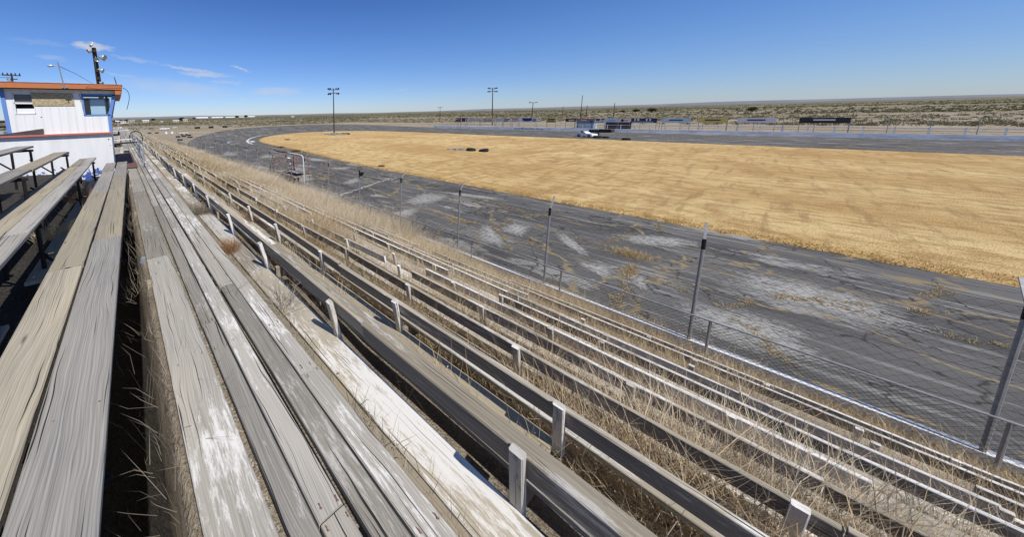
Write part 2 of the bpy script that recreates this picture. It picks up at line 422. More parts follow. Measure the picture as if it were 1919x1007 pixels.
base = t.mix(t.math('MULTIPLY', far.outputs[0], t.ramp(sg, [(.36, 0.), (.52, 1.)])), base, (.125, .118, .062))
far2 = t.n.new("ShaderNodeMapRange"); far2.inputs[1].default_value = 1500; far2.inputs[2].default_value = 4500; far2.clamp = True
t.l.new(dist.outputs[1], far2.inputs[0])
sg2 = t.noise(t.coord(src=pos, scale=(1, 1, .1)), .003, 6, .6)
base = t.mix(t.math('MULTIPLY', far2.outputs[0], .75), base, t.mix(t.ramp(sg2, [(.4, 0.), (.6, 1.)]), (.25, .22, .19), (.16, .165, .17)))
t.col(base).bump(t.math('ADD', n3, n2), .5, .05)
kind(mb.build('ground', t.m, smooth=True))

# distant hills
mb = MB(); ring = []
for a in range(241):
    th = radians(-70+a*200/240); R = 5150
    h = 45+6*sin(th*5+1)+4*sin(th*13)+2*sin(th*29+2)
    ring.append((th, R, h))
for (t0, R, h0), (t1, _, h1) in zip(ring, ring[1:]):
    a0 = Vector((R*sin(t0), R*cos(t0), -20)); a1 = Vector((R*sin(t1), R*cos(t1), -20))
    b0 = Vector((1.06*R*sin(t0), 1.06*R*cos(t0), h0)); b1 = Vector((1.06*R*sin(t1), 1.06*R*cos(t1), h1))
    c0 = Vector((1.2*R*sin(t0), 1.2*R*cos(t0), -20)); c1 = Vector((1.2*R*sin(t1), 1.2*R*cos(t1), -20))
    mb.face([a0, a1, b1, b0]); mb.face([b0, b1, c1, c0])
kind(mb.build('hills', plain('haze_tinted_hills', (.20, .22, .27), .95, 0, .2, .004), smooth=True))  # blue of distance haze is put into the hill colour

# track surface
t = Mt('old_asphalt', .95, spec=.12)
pos = t.n.new("ShaderNodeNewGeometry").outputs["Position"]
fine = t.noise(t.coord(src=pos), 22, 5, .75)
mid_ = t.noise(t.warp(t.coord(src=pos, scale=(1, .35, 1), rot=(0, 0, .1)), .4, 1.2), .35, 6, .62)
base = t.mix(t.ramp(mid_, [(.36, 0.), (.62, 1.)]), (.056, .054, .051), (.125, .121, .115))
base = t.mix(t.ramp(fine, [(.42, 0.), (.72, .55)]), base, (.17, .17, .17))
# worn light patches
wv = t.warp(t.coord(src=pos, scale=(.55, .26, 1), rot=(0, 0, -.35)), .7, .55)
pt = t.voro(wv, .75); pe = t.noise(t.coord(src=pos, scale=(1, .5, 1)), 2.6, 5, .75)
pick = t.n.new("ShaderNodeSeparateXYZ"); t.l.new(pt.outputs[1], pick.inputs[0])
pm = t.math('MULTIPLY', t.ramp(pick.outputs[0], [(.45, 0.), (.49, 1.)]), t.ramp(t.math('ADD', pt.outputs[0], t.math('MULTIPLY', pe, 1.1)), [(.70, 1.), (.86, 0.)]))
base = t.mix(t.math('MULTIPLY', pm, t.ramp(fine, [(.3, .55), (.6, 1.)])), base, (.30, .295, .275))
st = t.noise(t.coord(src=pos, scale=(2.2, .16, 1), rot=(0, 0, .02)), 1.2, 5, .7)
base = t.mix(t.ramp(st, [(.54, 0.), (.64, .75)]), base, (.26, .255, .24))
# cracks filled with dry grass
cv = t.warp(t.coord(src=pos, scale=(1, .62, 1)), .8, 1.5)
ck = t.voro(cv, .15, 'DISTANCE_TO_EDGE'); ck2 = t.voro(t.warp(t.coord(src=pos), 2., .8), .42, 'DISTANCE_TO_EDGE')
cn = t.noise(t.coord(src=pos), .5, 3)
cw = t.math('ADD', ck.outputs[0], t.math('MULTIPLY', t.math('SUBTRACT', t.noise(t.coord(src=pos), 5, 5, .8), .5), .028))
m1 = t.math('MULTIPLY', t.ramp(cw, [(.004, 1.), (.012, 0.)]), t.ramp(cn, [(.44, 0.), (.52, 1.)]))
base = t.mix(t.ramp(ck2.outputs[0], [(.006, .8), (.016, 0.)]), base, (.035, .032, .03))
ck3 = t.voro(t.warp(t.coord(src=pos, scale=(1, .7, 1), loc=(3, 7, 0)), 1.1, 1.1), .26, 'DISTANCE_TO_EDGE')
cn3 = t.noise(t.coord(src=pos), .9, 4, .7)
base = t.mix(t.math('MULTIPLY', t.ramp(ck3.outputs[0], [(.007, .9), (.017, 0.)]), t.ramp(cn3, [(.44, 0.), (.5, 1.)])), base, (.27, .21, .12))
base = t.mix(t.math('MULTIPLY', m1, .85), base, t.mix(fine, (.16, .115, .065), (.33, .26, .15)))
t.col(base).bump(t.math('SUBTRACT', fine, t.math('MULTIPLY', m1, .3)), .6, .02)
ASPH = t.m
NR = 10; n = len(inner); mb = MB()
def trk(i, f):
    a, b = inner[i % n], outer[i % n]
    p = a.lerp(b, f); z = outer[i % n].z*f**1.5
    return Vector((p.x, p.y, z))
for i in range(n):
    for k in range(NR):
        mb.face([trk(i, k/NR), trk(i+1, k/NR), trk(i+1, (k+1)/NR), trk(i, (k+1)/NR)][::-1])
kind(mb.build('track', ASPH, smooth=True))
mb = MB()
cen = Vector((60, YM, 0))
for i in range(n):
    a, b = outer[i], outer[(i+1) % n]
    if a.x < 11.7 and b.x < 11.7: continue
    oa = a+(a-cen).normalized()*7; ob = b+(b-cen).normalized()*7; oa.z = ob.z = -.2
    mb.face([a, oa, ob, b]); 
kind(mb.build('embankment', MAT.setdefault('dirt', plain('packed_dirt', (.33, .28, .21), .95, 0, .35, .8)), smooth=True))

# infield: dry golden grass
t = Mt('infield_grass', .9, spec=.1)
pos = t.n.new("ShaderNodeNewGeometry").outputs["Position"]
a = t.noise(t.coord(src=pos, scale=(1, .5, 1), rot=(0, 0, .6)), .09, 6, .62); b = t.noise(t.coord(src=pos, scale=(1, .6, 1)), 1.1, 5, .7); c = t.noise(t.coord(src=pos), 16, 3, .7)
base = t.mix(t.ramp(a, [(.35, 0.), (.62, 1.)]), (.47, .295, .11), (.68, .50, .235))
base = t.mix(t.ramp(b, [(.40, .75), (.54, 0.)]), base, (.34, .19, .06))
bb = t.noise(t.coord(src=pos, scale=(.3, 1.2, 1), rot=(0, 0, -.45)), .22, 6, .7)
base = t.mix(t.ramp(bb, [(.36, .75), (.50, 0.)]), base, (.36, .20, .07))
base = t.mix(t.ramp(c, [(.42, 0.), (.7, .5)]), base, (.70, .54, .29))
rw = t.noise(t.coord(src=pos, scale=(.25, 2.4, 1), rot=(0, 0, -.55)), .7, 4, .6)
base = t.mix(t.ramp(rw, [(.34, .5), (.45, 0.)]), base, (.30, .19, .085))
t.col(base).bump(t.math('ADD', t.math('MULTIPLY', b, 1.5), c), .8, .12)
mb = MB(); cI = Vector((55, YM, .12))
for i in range(n):
    a_, b_ = inner[i], inner[(i+1) % n]
    prev = [Vector((a_.x, a_.y, -.03)), Vector((b_.x, b_.y, -.03))]
    for f, z in ((.012, .06), (.05, .10), (.35, .14), (1, .16)):
        if f == 1: mb.face([prev[1], prev[0], Vector((cI.x, cI.y, z))]); break
        q = [a_.lerp(cI, f), b_.lerp(cI, f)]; q[0].z = q[1].z = z
        mb.face([prev[1], prev[0], q[0], q[1]]); prev = q
kind(mb.build('infield', t.m, smooth=True))

# ------------------------------------------------------------------ stand foundation
def sheet(name, rows, mat, k='structure', smooth=True):
    """rows: list of polylines (same length) in eye-relative coordinates"""
    m = MB()
    for a, b in zip(rows, rows[1:]):
        for i in range(len(a)-1): m.face([V(*a[i]), V(*b[i]), V(*b[i+1]), V(*a[i+1])][::-1])
    return kind(m.build(name, mat, smooth=smooth), k)
Y0, Y1 = -9.0, 88.0
ys = [Y0+i*(Y1-Y0)/60 for i in range(61)]
t = Mt('stand_earth', .95, spec=.1)
pos = t.n.new("ShaderNodeNewGeometry").outputs["Position"]
a = t.noise(t.coord(src=pos), 2.2, 6, .7); b = t.noise(t.coord(src=pos), 40, 3, .7)
t.col(t.mix(t.ramp(b, [(.42, 0.), (.68, .7)]), t.mix(t.ramp(a, [(.35, 0.), (.65, 1.)]), (.13, .105, .075), (.30, .245, .175)), (.42, .38, .32)))
t.bump(t.math('ADD', a, b), .8, .04); EARTH = t.m
t = Mt('cinder_floor', .95, spec=.1)
pos = t.n.new("ShaderNodeNewGeometry").outputs["Position"]
b = t.noise(t.coord(src=pos), 30, 4, .75); a = t.noise(t.coord(src=pos), 1.5, 5, .7)
t.col(t.mix(t.ramp(b, [(.40, 0.), (.75, .6)]), t.mix(a, (.018, .017, .016), (.05, .047, .042)), (.13, .12, .105))).bump(b, .8, .03); CINDER = t.m
prof = [(-7.5, -1.5), (-3.5, -1.56), (-2.4, -1.6), (-1.7, -1.64), (-.8, -2.05), (-.4, -2.7), (0.05, -3.4)]
sheet('upper_floor', [[(x, y, z) for y in ys] for x, z in prof[::-1]], CINDER)
P_, Q_ = .853, .364                         # tread and rise of a row
def rz(x): return -2.18-(x-1.2)*Q_/P_ if x > 1.2 else -2.25+.0*(x)
prof = [(.05, -3.4), (.085, -1.88), (.13, -1.82), (.2, -2.0), (.6, -2.2), (1.2, -2.22)]+[(1.2+i*.9, rz(1.2+i*.9)-.05) for i in range(1, 9)]+[(9.2, -5.55), (9.9, -5.78), (11.0, -5.86), (11.06, -5.9)]
def jit(x, y, z): return z+(.05*sin(y*1.9+x*3)+.04*sin(y*.7-x) if .5 < x < 10.9 else 0)
sheet('stand_bank', [[(x, y, jit(x, y, z)) for y in ys] for x, z in prof[::-1]], EARTH)
# bank behind the stand falling to the desert
sheet('rear_slope', [[(x, y, z) for y in ys] for x, z in [(-7.5, -1.5), (-9.5, -1.9), (-26, -6.5)]], MAT['dirt'])
sheet('end_slope', [[(x, Y1, z) for x, z in [(-7.5, -1.5), (.6, -2.2), (9.2, -5.55), (11.06, -5.9)]], [(x, Y1+12, -6.5) for x in (-7.5, .6, 9.2, 11.06)]], MAT['dirt'])
sheet('end_slope', [[(x, Y0-12, -6.5) for x in (-7.5, .6, 9.2, 11.06)], [(x, Y0, z) for x, z in [(-7.5, -1.5), (.6, -2.2), (9.2, -5.55), (11.06, -5.9)]]], MAT['dirt'])

def split_len(y0, y1, L, start=None):
    out = []; y = y0 - (U(0, L*.6) if start is None else start)
    while y < y1:
        a = max(y, y0); b = min(y+L, y1)
        if b-a > .2: out.append((a, b))
        y += L
    return out

# ------------------------------------------------------------------ the plank walkway
ww = thing('plank_walkway', 'long walkway of worn grey planks with peeling white paint beside the booth', 'walkway', V(.55, 4, -1.72))
walk = [(.265, .27, 3.9, -1.72), (.485, .115, 1.3, -1.723), (.617, .135, 2.9, -1.72), (.778, .14, .8, -1.72), (.928, .145, 2.2, -1.722)]
for x, w, st0, z in walk:
    for a, b in split_len(Y0, 86, 4.27, st0):
        if x < .4 and b > 13.2 and a < 20: 
            if a > 12.6: continue
            b = min(b, 12.7)
        far_ = a > 45
        m = MB(); dz = U(-.006, .006); dx = U(-.006, .006)
        m.board(V(x+dx, a+.004, z+dz), V(x-dx*.6, b-.006, z+U(-.006, .006)), w-U(0, .01), .045, n=1 if far_ else 5, twist=U(-.03, .03), bow=U(-.006, .008))
        if a < 14: m.nails(x, [y for y in (-8.5+3.05*k/2 for k in range(18)) if a+.05 < y < b-.05]+[a+.03, b-.04], z+max(0, dz)+.004, w*.3)
        m.build('plank', [MAT['walk'], MAT['rust']], ww)
for i in range(30):
    y = -8.5+i*3.05; m = MB(); m.board(V(.10, y, -1.775), V(1.02, y, -1.775), .09, .14)
    m.build('joist', MAT['foot'], ww)

# ------------------------------------------------------------------ bleacher rows
ORD = ['first', 'second', 'third', 'fourth', 'fifth', 'sixth', 'seventh', 'eighth', 'ninth', 'tenth']
EXTRA = ['just below the plank walkway', 'with a seat plank freshly flaked white', 'crossed by dry grass clumps', 'with its seat planks greyed and split', 'with paler bleached boards than its neighbours', 'half hidden in straw', 'deep in dead grass', 'behind the tall straw', 'with thin white rails over black gaps', 'lowest and nearest to the wire fence']
ROWS = []
for r in range(10):
    X, Z = 1.445+P_*r, -1.60-Q_*r            # top of the backrest board
    root = thing('bleacher_row', f'{ORD[r]} bleacher row below the walkway, {EXTRA[r]}', 'bleacher', V(X, 4, Z-.35), 'rows of wooden bleachers stepping down to the track')
    ROWS.append(root)
    yend = 87-r*.8
    # posts
    y = 3.39-1.45*8 + (0, 1.5, .7, .2, 1.1, .5, .9, .1, 1.3, .6)[r]
    k = 0; ys_post = []
    while y < yend:
        ys_post.append(y); y += 1.45+U(-.08, .08)
    for i, y in enumerate(ys_post):
        if U(0, 1) < .03: continue
        m = MB(); lean = U(-.035, .035)
        m.board(V(X+.010+lean*.3, y, Z-.40), V(X-.082+lean, y+U(-.01, .01), Z+.014), .062, .045, upv=(-1, 0, -.25))
        m.build('post', MAT['post'], root)
    # backrest boards, leaning back
    for a, b in split_len(Y0, yend, 4.35 if r else 4.35):
        if r > 3 and U(0, 1) < .14: continue
        if r > 1 and U(0, 1) < .12: b -= U(.3, 1.4)
        sag = U(-.02, .015); sag2 = U(-.02, .015)
        if r > 1 and U(0, 1) < .12: sag2 -= U(.04, .12)
        if r == 4 and a < 5.5 < b: sag2 = -.10
        m = MB()
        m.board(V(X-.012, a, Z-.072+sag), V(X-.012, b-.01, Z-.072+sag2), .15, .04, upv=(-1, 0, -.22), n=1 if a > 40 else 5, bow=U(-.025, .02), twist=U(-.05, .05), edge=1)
        m.build('backrest_board', [MAT['backw'] if r == 4 or (r > 0 and U(0, 1) < .15) else MAT['back'], MAT['seat'] if r < 4 else MAT['backw']], root)  # paler edge material paints sunlight onto the board tops; sides kept darker
    # seat plank, at the level of the upper footboards
    xs = X+.30; zs = Z-.345
    for a, b in split_len(Y0, yend, 4.9):
        if U(0, 1) < (.0, .02, .05, .1, .1, .25, .3, .35, .4, .4)[r]: continue
        m = MB(); m.board(V(xs+U(-.02, .02), a, zs+U(-.012, .012)), V(xs+U(-.02, .02), b-.01, zs+U(-.02, .015)), (.27 if r < 7 else .2)-U(0, .03), .045, n=1 if a > 40 else 5, twist=U(-.10, .10), bow=U(-.015, .015))
        m.build('seat_plank', MAT['seatw'] if U(0, 1) < (.5 if r < 2 else .3) else MAT['seat'], root)
    # footboards under the next row, or under this one for the first
    if r < 9:
        for dx, w in ((.63, .19), (.835, .19)):
            for a, b in split_len(Y0, yend, 4.9):
                if U(0, 1) < .14+.05*r: continue
                m = MB(); zz = Z-.345-Q_+.0
                m.board(V(X+dx+U(-.02, .02), a, zz+U(-.015, .01)), V(X+dx+U(-.02, .02), b-.015, zz+U(-.015, .01)), w-U(0, .03), .04, n=1 if a > 40 else 4, twist=U(-.12, .12), bow=U(-.02, .015))
                m.build('footboard', MAT['foot'] if U(0, 1) < .7 else MAT['seat'], root)
    if r == 0:
        for dx, w, mt in ((-.345, .15, 'foot'), (-.12, .27, 'seatw')):
            for a, b in split_len(Y0, yend, 4.9, 2.2):
                m = MB(); m.board(V(X+dx+U(-.01, .01), a, Z-.345+U(-.01, .01)), V(X+dx+U(-.01, .01), b-.015, Z-.345+U(-.01, .01)), w, .04, n=1 if a > 40 else 4, twist=U(-.03, .03))
                m.build('footboard', MAT[mt], root)
    # stringers carrying the planks (the steps between seat and footboards)
    for i in range(0, len(ys_post), 2):
        y = ys_post[i]+.05; m = MB()
        m.board(V(X+.13, y, zs-.05), V(X+.50, y, zs-.05), .05, .16, n=1)
        m.build('stringer', MAT['foot'], root)

# ------------------------------------------------------------------ upper benches on black steel frames
BR = math.tan(radians(1.7))
def bench(name, label, z, xc0, planks, y0, y1, mats, legs, side=1):
    root = thing('bench', label, 'bench', V(xc0+BR*(y1-4), y1, z-.4), 'weathered benches above the walkway')
    for (dx, w, joints, mt, dz) in planks:
        js = [y0]+joints+[y1]
        for i, (a, b) in enumerate(zip(js, js[1:])):
            m = MB(); sh = U(-.014, .014); zz = z+dz+U(-.006, .006)+(.012 if i % 2 else 0)
            m.board(V(xc0+dx+BR*(a-4)+sh, a+.003, zz), V(xc0+dx+BR*(b-4)+sh, b-.003, zz+U(-.006, .006)), w, .045, n=8, bow=U(-.004, .008), ch=.007, twist=U(-.015, .015))
            m.nails(xc0+dx+BR*((a+b)/2-4)+sh, [a+.04, b-.05]+[y for y in legs if a+.1 < y < b-.1], zz+.006, w*.28)
            m.build('seat_plank', [MAT[mt[i % len(mt)]], MAT['rust']], root)
    for y in legs:
        x = xc0+BR*(y-4); m = MB()
        g = {True: -.42, False: -.42}[True]
        m.board(V(x-.20, y, z-.05), V(x+.20, y, z-.05), .05, .05)
        m.build('crossbar', MAT['blacksteel'], root)
        for sx in (-.15, .15):
            m = MB(); m.tube([V(x+sx, y, z-.09), V(x+sx*1.05, y, max(z-.9, -1.62) if z > -1 else z-.62)], .024, 8); m.build('leg', MAT['blacksteel'], root)
        m = MB(); m.tube([V(x-.15, y, z-.5), V(x-.55, y+.02, z-.12)], .018, 6); m.build('brace', MAT['blacksteel'], root)
        m = MB(); m.tube([V(x+.16, y, z-.42), V(x+.26, y, z-.42)], .018, 6); m.build('foot_arm', MAT['blacksteel'], root)
    return root
bench('b', 'broad two-plank bench beside the walkway, pale smooth boards at its near end', -1.38, -.39,
      [(-.145, .27, [3.6, 7.2, 10.2], ['bench_y', 'bench_y', 'bench', 'bench'], 0), (.145, .275, [.2, 4.22, 8.9], ['bench', 'bench', 'bench_y', 'bench'], .004)], -6, 12.0, None, [-4, -1.2, 1.7, 4.6, 7.5, 10.4])
bench('b', 'grey deeply grained bench second from the walkway, wedge of dry weeds under it', -1.08, -1.03,
      [(-.1, .195, [.1, 3.98, 9.3], ['bench', 'bench', 'bench_y'], 0), (.1, .195, [.1, 3.98, 9.3], ['bench', 'bench', 'bench'], .003)], -6, 11.1, None, [-4.2, -1.3, 1.5, 4.5, 7.6, 10.5])
bench('b', 'third bench from the walkway with slim black legs against the white wall', -.78, -1.50,
      [(0, .29, [3.2, 6.9], ['bench', 'bench', 'bench_y'], 0)], -6, 10.4, None, [-4, -1, 2, 4.2, 6.3, 10.0])
bench('b', 'topmost bench stub ending high against the white wall', -.53, -1.95,
      [(0, .29, [4.8], ['bench', 'bench'], 0)], -6, 9.3, None, [-3.6, -.6, 2.4, 5.4, 9.0])
bench('b', 'rear bench mostly out of frame behind the topmost one', -.27, -2.5,
      [(0, .29, [4.8], ['bench', 'bench'], 0)], -6, 8.6, None, [-3.2, -.4, 2.2, 5.1, 8.2])
for (x0, z, w, ya, yb, lab) in ((-.90, -1.66, .17, 4.2, 11.3, 'narrow grey footboard in the gap left of the broad bench'), (-1.0, -1.66, .2, -6, 3.4, 'nearer grey footboard cut off square in the deep shade'),
                            (-1.42, -1.22, .16, -5, 10.2, 'pale footboard strip running under the third bench'), (-1.9, -.93, .16, -5, 9.2, 'footboard under the topmost bench stub')):
    m = MB(); js = [ya]+[y for y in (1.0, 6.2) if ya < y < yb]+[yb]
    for a, b in zip(js, js[1:]): m.board(V(x0+BR*(a-4), a, z), V(x0+BR*(b-4), b-.01, z), w, .04, n=3)
    one(m, 'footboard', MAT['bench'], lab, 'board', V(x0, ya, z), 'footboards among the upper benches')

# ------------------------------------------------------------------ announcer booth
t = Mt('white_siding', .6, spec=.3)
pos = t.n.new("ShaderNodeNewGeometry").outputs["Position"]
g = t.noise(t.coord(src=pos, scale=(6, 6, .35)), 2.0, 5, .7); g2 = t.noise(t.coord(src=pos), 3, 6, .7)
base = t.mix(t.ramp(g, [(.3, 0.), (.7, 1.)]), (.70, .70, .685), (.79, .79, .775))
base = t.mix(t.ramp(g2, [(.66, 0.), (.70, .8)]), base, (.46, .45, .43))
sp = t.n.new("ShaderNodeSeparateXYZ"); t.l.new(pos, sp.inputs[0])
fx = t.math('PINGPONG', t.math('ADD', sp.outputs[0], .07), .1015)
groove = t.ramp(fx, [(.0, 1.), (.035, 0.)])
t.col(t.mix(t.math('MULTIPLY', groove, .20), base, (.33, .33, .35))).bump(t.math('SUBTRACT', 1.0, groove), .10, .003)
SIDING = t.m
LOWP = peeling('white_over_blue_paint', (.77, .77, .755), (.05, .10, .34), .31, 5.5, low=(H-1.78, H-1.30))
BLUE = peeling('blue_trim_paint', (.13, .25, .56), (.40, .42, .45), .30, 7)
ORANGE = peeling('orange_fascia_paint', (.50, .17, .06), (.22, .12, .09), .38, 5)
REDP = peeling('red_coping_paint', (.46, .15, .12), (.25, .12, .10), .38, 7)
GLASS = Mt('window_glass', .06, 0, .5); GLASS.b.inputs["Alpha"].default_value = .16; GLASS.col((.10, .14, .15)); GLASS = GLASS.m
DARK = plain('dark_interior', (.05, .048, .045), .9, 0, .3, 3)
t = Mt('strand_board', .85, spec=.15)
v_ = t.voro(t.coord('Object', scale=(38, 38, 75)), 1.0); sep = t.n.new("ShaderNodeSeparateXYZ"); t.l.new(v_.outputs[1], sep.inputs[0])
t.col(t.ramp(sep.outputs[0], [(0, (.20, .155, .09)), (.5, (.40, .32, .19)), (1, (.55, .47, .32))])); OSB = t.m

bo = thing('announcer_booth', 'white announcer booth with blue trim and orange roof edge at the end of the benches', 'booth', V(-1.5, 12.5, -1.7))
YB = 12.5
m = MB()      # lower storey
m.prism([V(-6.5, YB, -2.1), V(-.24, YB, -2.1), V(-.21, YB, -.42), V(-6.5, YB, -.40)], (0, 3.7, 0)); m.build('lower_wall', LOWP, bo)
m = MB(); m.board(V(-6.6, YB-.03, -.36), V(-.17, YB-.03, -.375), .14, .055, ch=.004); m.build('coping', REDP, bo)
Yu = 12.53
def up_(x, z): return V(x, Yu, z)
# upper storey: front wall with openings left for the windows, flared corner on the track side
m = MB()
zt, zb = 1.0, -.42
def wallrect(x0, x1, z0, z1, xs0=0., xs1=0.):
    m.prism([up_(x0, z0), up_(x1, z0), up_(x1+xs1, z1), up_(x0+xs0, z1)], (0, .07, 0))
wallrect(-2.66, -2.48, zb, zt, -.03); wallrect(-2.48, -2.06, zb, .28); wallrect(-2.48, -2.06, .85, zt)
wallrect(-2.06, -.90, zb, zt); wallrect(-.90, -.21, zb, .17); 
m.prism([up_(-.90, .17), up_(-.86, .17), up_(-.86, .87), up_(-.90, .87)], (0, .07, 0))
m.prism([up_(-.90, .87), up_(.0, .87), up_(.02, zt), up_(-.90, zt)], (0, .07, 0))
m.build('upper_wall', SIDING, bo)
m = MB(); m.prism([V(-.28, Yu+.07, zb), V(-.21, Yu+.07, zb), V(-.21, Yu+.07, .17), V(-.28, Yu+.07, .17)], (0, 3.3, 0)); m.build('side_wall', SIDING, bo)
m = MB(); m.box(V(-1.45, Yu+3.35, .25), (2.5, .07, 1.4)); m.build('rear_wall', SIDING, bo)
m = MB(); m.box(V(-1.45, Yu+1.7, -.38), (2.35, 3.2, .06)); m.build('floor', DARK, bo)
m = MB(); m.prism([V(-2.72, Yu+.07, zb), V(-2.66, Yu+.07, zb), V(-2.69, Yu+.07, zt), V(-2.75, Yu+.07, zt)], (0, 3.3, 0)); m.build('side_wall', BLUE, bo)
# window right: blue frame following the flare, sloped end window beyond
wf = MB()
def fr(a, b, w=.05): wf.board(V(a[0], Yu-.012, a[1]), V(b[0], Yu-.012, b[1]), w, .05, upv=(0, -1, 0), ch=.003)
fr((-.89, .86), (.0, .86), .055); fr((-.875, .19), (-.18, .19), .045); fr((-.875, .86), (-.865, .19), .05)
wr_ = wf.build('window', BLUE, bo)
m = MB(); m.board(V(-.205, Yu-.012, .15), V(-.02, Yu-.012, .86), .10, .06, upv=(0, -1, 0), ch=.003); m.board(V(-.215, Yu-.014, -.42), V(-.215, Yu-.014, .15), .09, .05, upv=(0, -1, 0), ch=.003); m.build('corner_trim', BLUE, bo)
m = MB(); m.face([V(-.85, Yu+.02, .21), V(-.20, Yu+.02, .21), V(-.06, Yu+.02, .84), V(-.85, Yu+.02, .84)]); m.build('pane', GLASS, wr_)
# track-side flared window band
m = MB()
for y0_, y1_ in ((Yu+.07, Yu+.16), (Yu+1.05, Yu+1.13), (Yu+2.1, Yu+2.18), (Yu+3.2, Yu+3.3)):
    m.prism([V(-.22, y0_, .15), V(-.16, y0_, .15), V(.02, y0_, .87), V(-.04, y0_, .87)], (0, y1_-y0_, 0))
m.prism([V(-.24, Yu+.16, .12), V(-.14, Yu+.16, .12), V(-.13, Yu+.16, .20), V(-.23, Yu+.16, .20)], (0, 3.0, 0))
m.prism([V(-.06, Yu+.16, .82), V(.03, Yu+.16, .82), V(.04, Yu+.16, zt), V(-.05, Yu+.16, zt)], (0, 3.0, 0))
ws = m.build('window', BLUE, bo)
m = MB()
for a in (0.16, 1.13, 2.18): m.face([V(-.18, Yu+a, .2), V(-.18, Yu+a+.92, .2), V(-.02, Yu+a+.92, .82), V(-.02, Yu+a, .82)])
m.build('pane', GLASS, ws)
# a light sheet and post seen inside the corner window
m = MB(); m.box(V(-.50, Yu+.16, .47), (.40, .012, .50)); m.build('window_sheet', Mt('pale_blue_sheet', .6).col((.42, .62, .74)).m, bo)
m = MB(); m.box(V(-.24, Yu+.34, .5), (.07, .07, .8)); m.build('mullion', DARK, bo)
# left window: two sashes, lower one slid down with a white board in it
wf = MB(); fr((-2.50, .855), (-2.04, .855), .03); fr((-2.49, .58), (-2.04, .575), .05); fr((-2.50, .27), (-2.03, .27), .04); fr((-2.485, .86), (-2.47, .27), .025); fr((-2.05, .86), (-2.045, .27), .025)
wl_ = wf.build('window', MAT['white'], bo)
m = MB(); m.face([V(-2.47, Yu+.02, .60), V(-2.05, Yu+.02, .60), V(-2.05, Yu+.02, .85), V(-2.47, Yu+.02, .85)]); m.build('pane', Mt('dusty_dark_glass', .25, 0, .5).col((.10, .09, .085)).m, wl_)
m = MB(); m.box(V(-2.25, Yu+.02, .355), (.40, .03, .13)); m.build('sash_board', Mt('clean_white', .5).col((.8, .8, .8)).m, wl_)
m = MB(); m.box(V(-2.25, Yu+.30, .45), (.6, .02, .7)); m.build('blind', DARK, wl_)
m = MB(); m.prism([up_(-2.075, .495), up_(-1.085, .50), up_(-1.11, .90), up_(-2.09, .90)], (0, -.018, 0)); m.build('window_board', OSB, bo)
# roof
m = MB(); m.prism([V(-6.9, 12.28, 1.03), V(.14, 12.28, 1.03), V(.14, 12.28, 1.10), V(-6.9, 12.28, 1.10)], (0, 4.2, 0)); rf = m.build('roof', plain('tar_roof', (.12, .10, .09), .9), bo)
m = MB(); m.board(V(-6.9, 12.27, 1.065), V(.22, 12.27, 1.09), .155, .04, upv=(0, -1, 0), ch=.003); m.build('fascia', ORANGE, rf)
m = MB(); m.prism([V(.02, 12.30, .86), V(.16, 12.30, .86), V(.235, 12.30, 1.06), V(.245, 12.30, 1.16), V(.14, 12.30, 1.16), V(.02, 12.30, 1.02)], (0, 4.2, 0)); m.build('fascia', ORANGE, rf)
m = MB(); m.board(V(-6.9, 12.26, 1.15), V(.25, 12.26, 1.175), .02, .06, upv=(0, -1, 0), ch=.002); m.build('drip_edge', plain('rusty_edge', (.42, .2, .16), .7, 0, .4), rf)
m = MB(); m.box(V(-2.665, Yu-.03, .3), (.085, .05, 1.35)); 
m = MB(); m.prism([V(-2.72, Yu-.04, -.42), V(-2.63, Yu-.04, -.42), V(-2.66, Yu-.04, 1.0), V(-2.75, Yu-.04, 1.0)], (0, .06, 0)); m.build('corner_trim', BLUE, bo)
# small marks and a wire hole on the walls
for x, z, r_ in ((-1.93, .16, .017), (-.31, -.62, .022), (-.28, -.83, .012)):
    m = MB(); m.lathe(V(x, (Yu if z > 0 else YB)-.004, z), [(0, 0), (r_, 0), (r_, .02)], 10, (0, 1, 0)); m.build('hole', MAT['black'], bo)
# peeling blotch showing blue beyond bench end
m = MB(); pts = []
for k in range(14):
    a = 2*pi*k/14; rr = U(.6, 1.25); pts.append(V(-1.44+.075*cos(a)*rr, YB-.004, -1.0+.045*sin(a)*rr))
m.prism(pts, (0, .003, 0)); m.build('paint_scar', Mt('bare_blue', .7).col((.06, .11, .36)).m, bo)
# plank leaning on the coping
m = MB(); m.prism([V(-2.9, 12.47, -.34), V(-1.93, 12.47, -.345), V(-1.92, 12.47, -.19), V(-2.9, 12.47, -.325)], (0, .04, 0))
one(m, 'plank', plain('dark_board', (.10, .075, .065), .85, 0, .4), 'dark weathered plank lying on the red coping of the booth', 'plank', V(-2.2, 12.47, -.34))
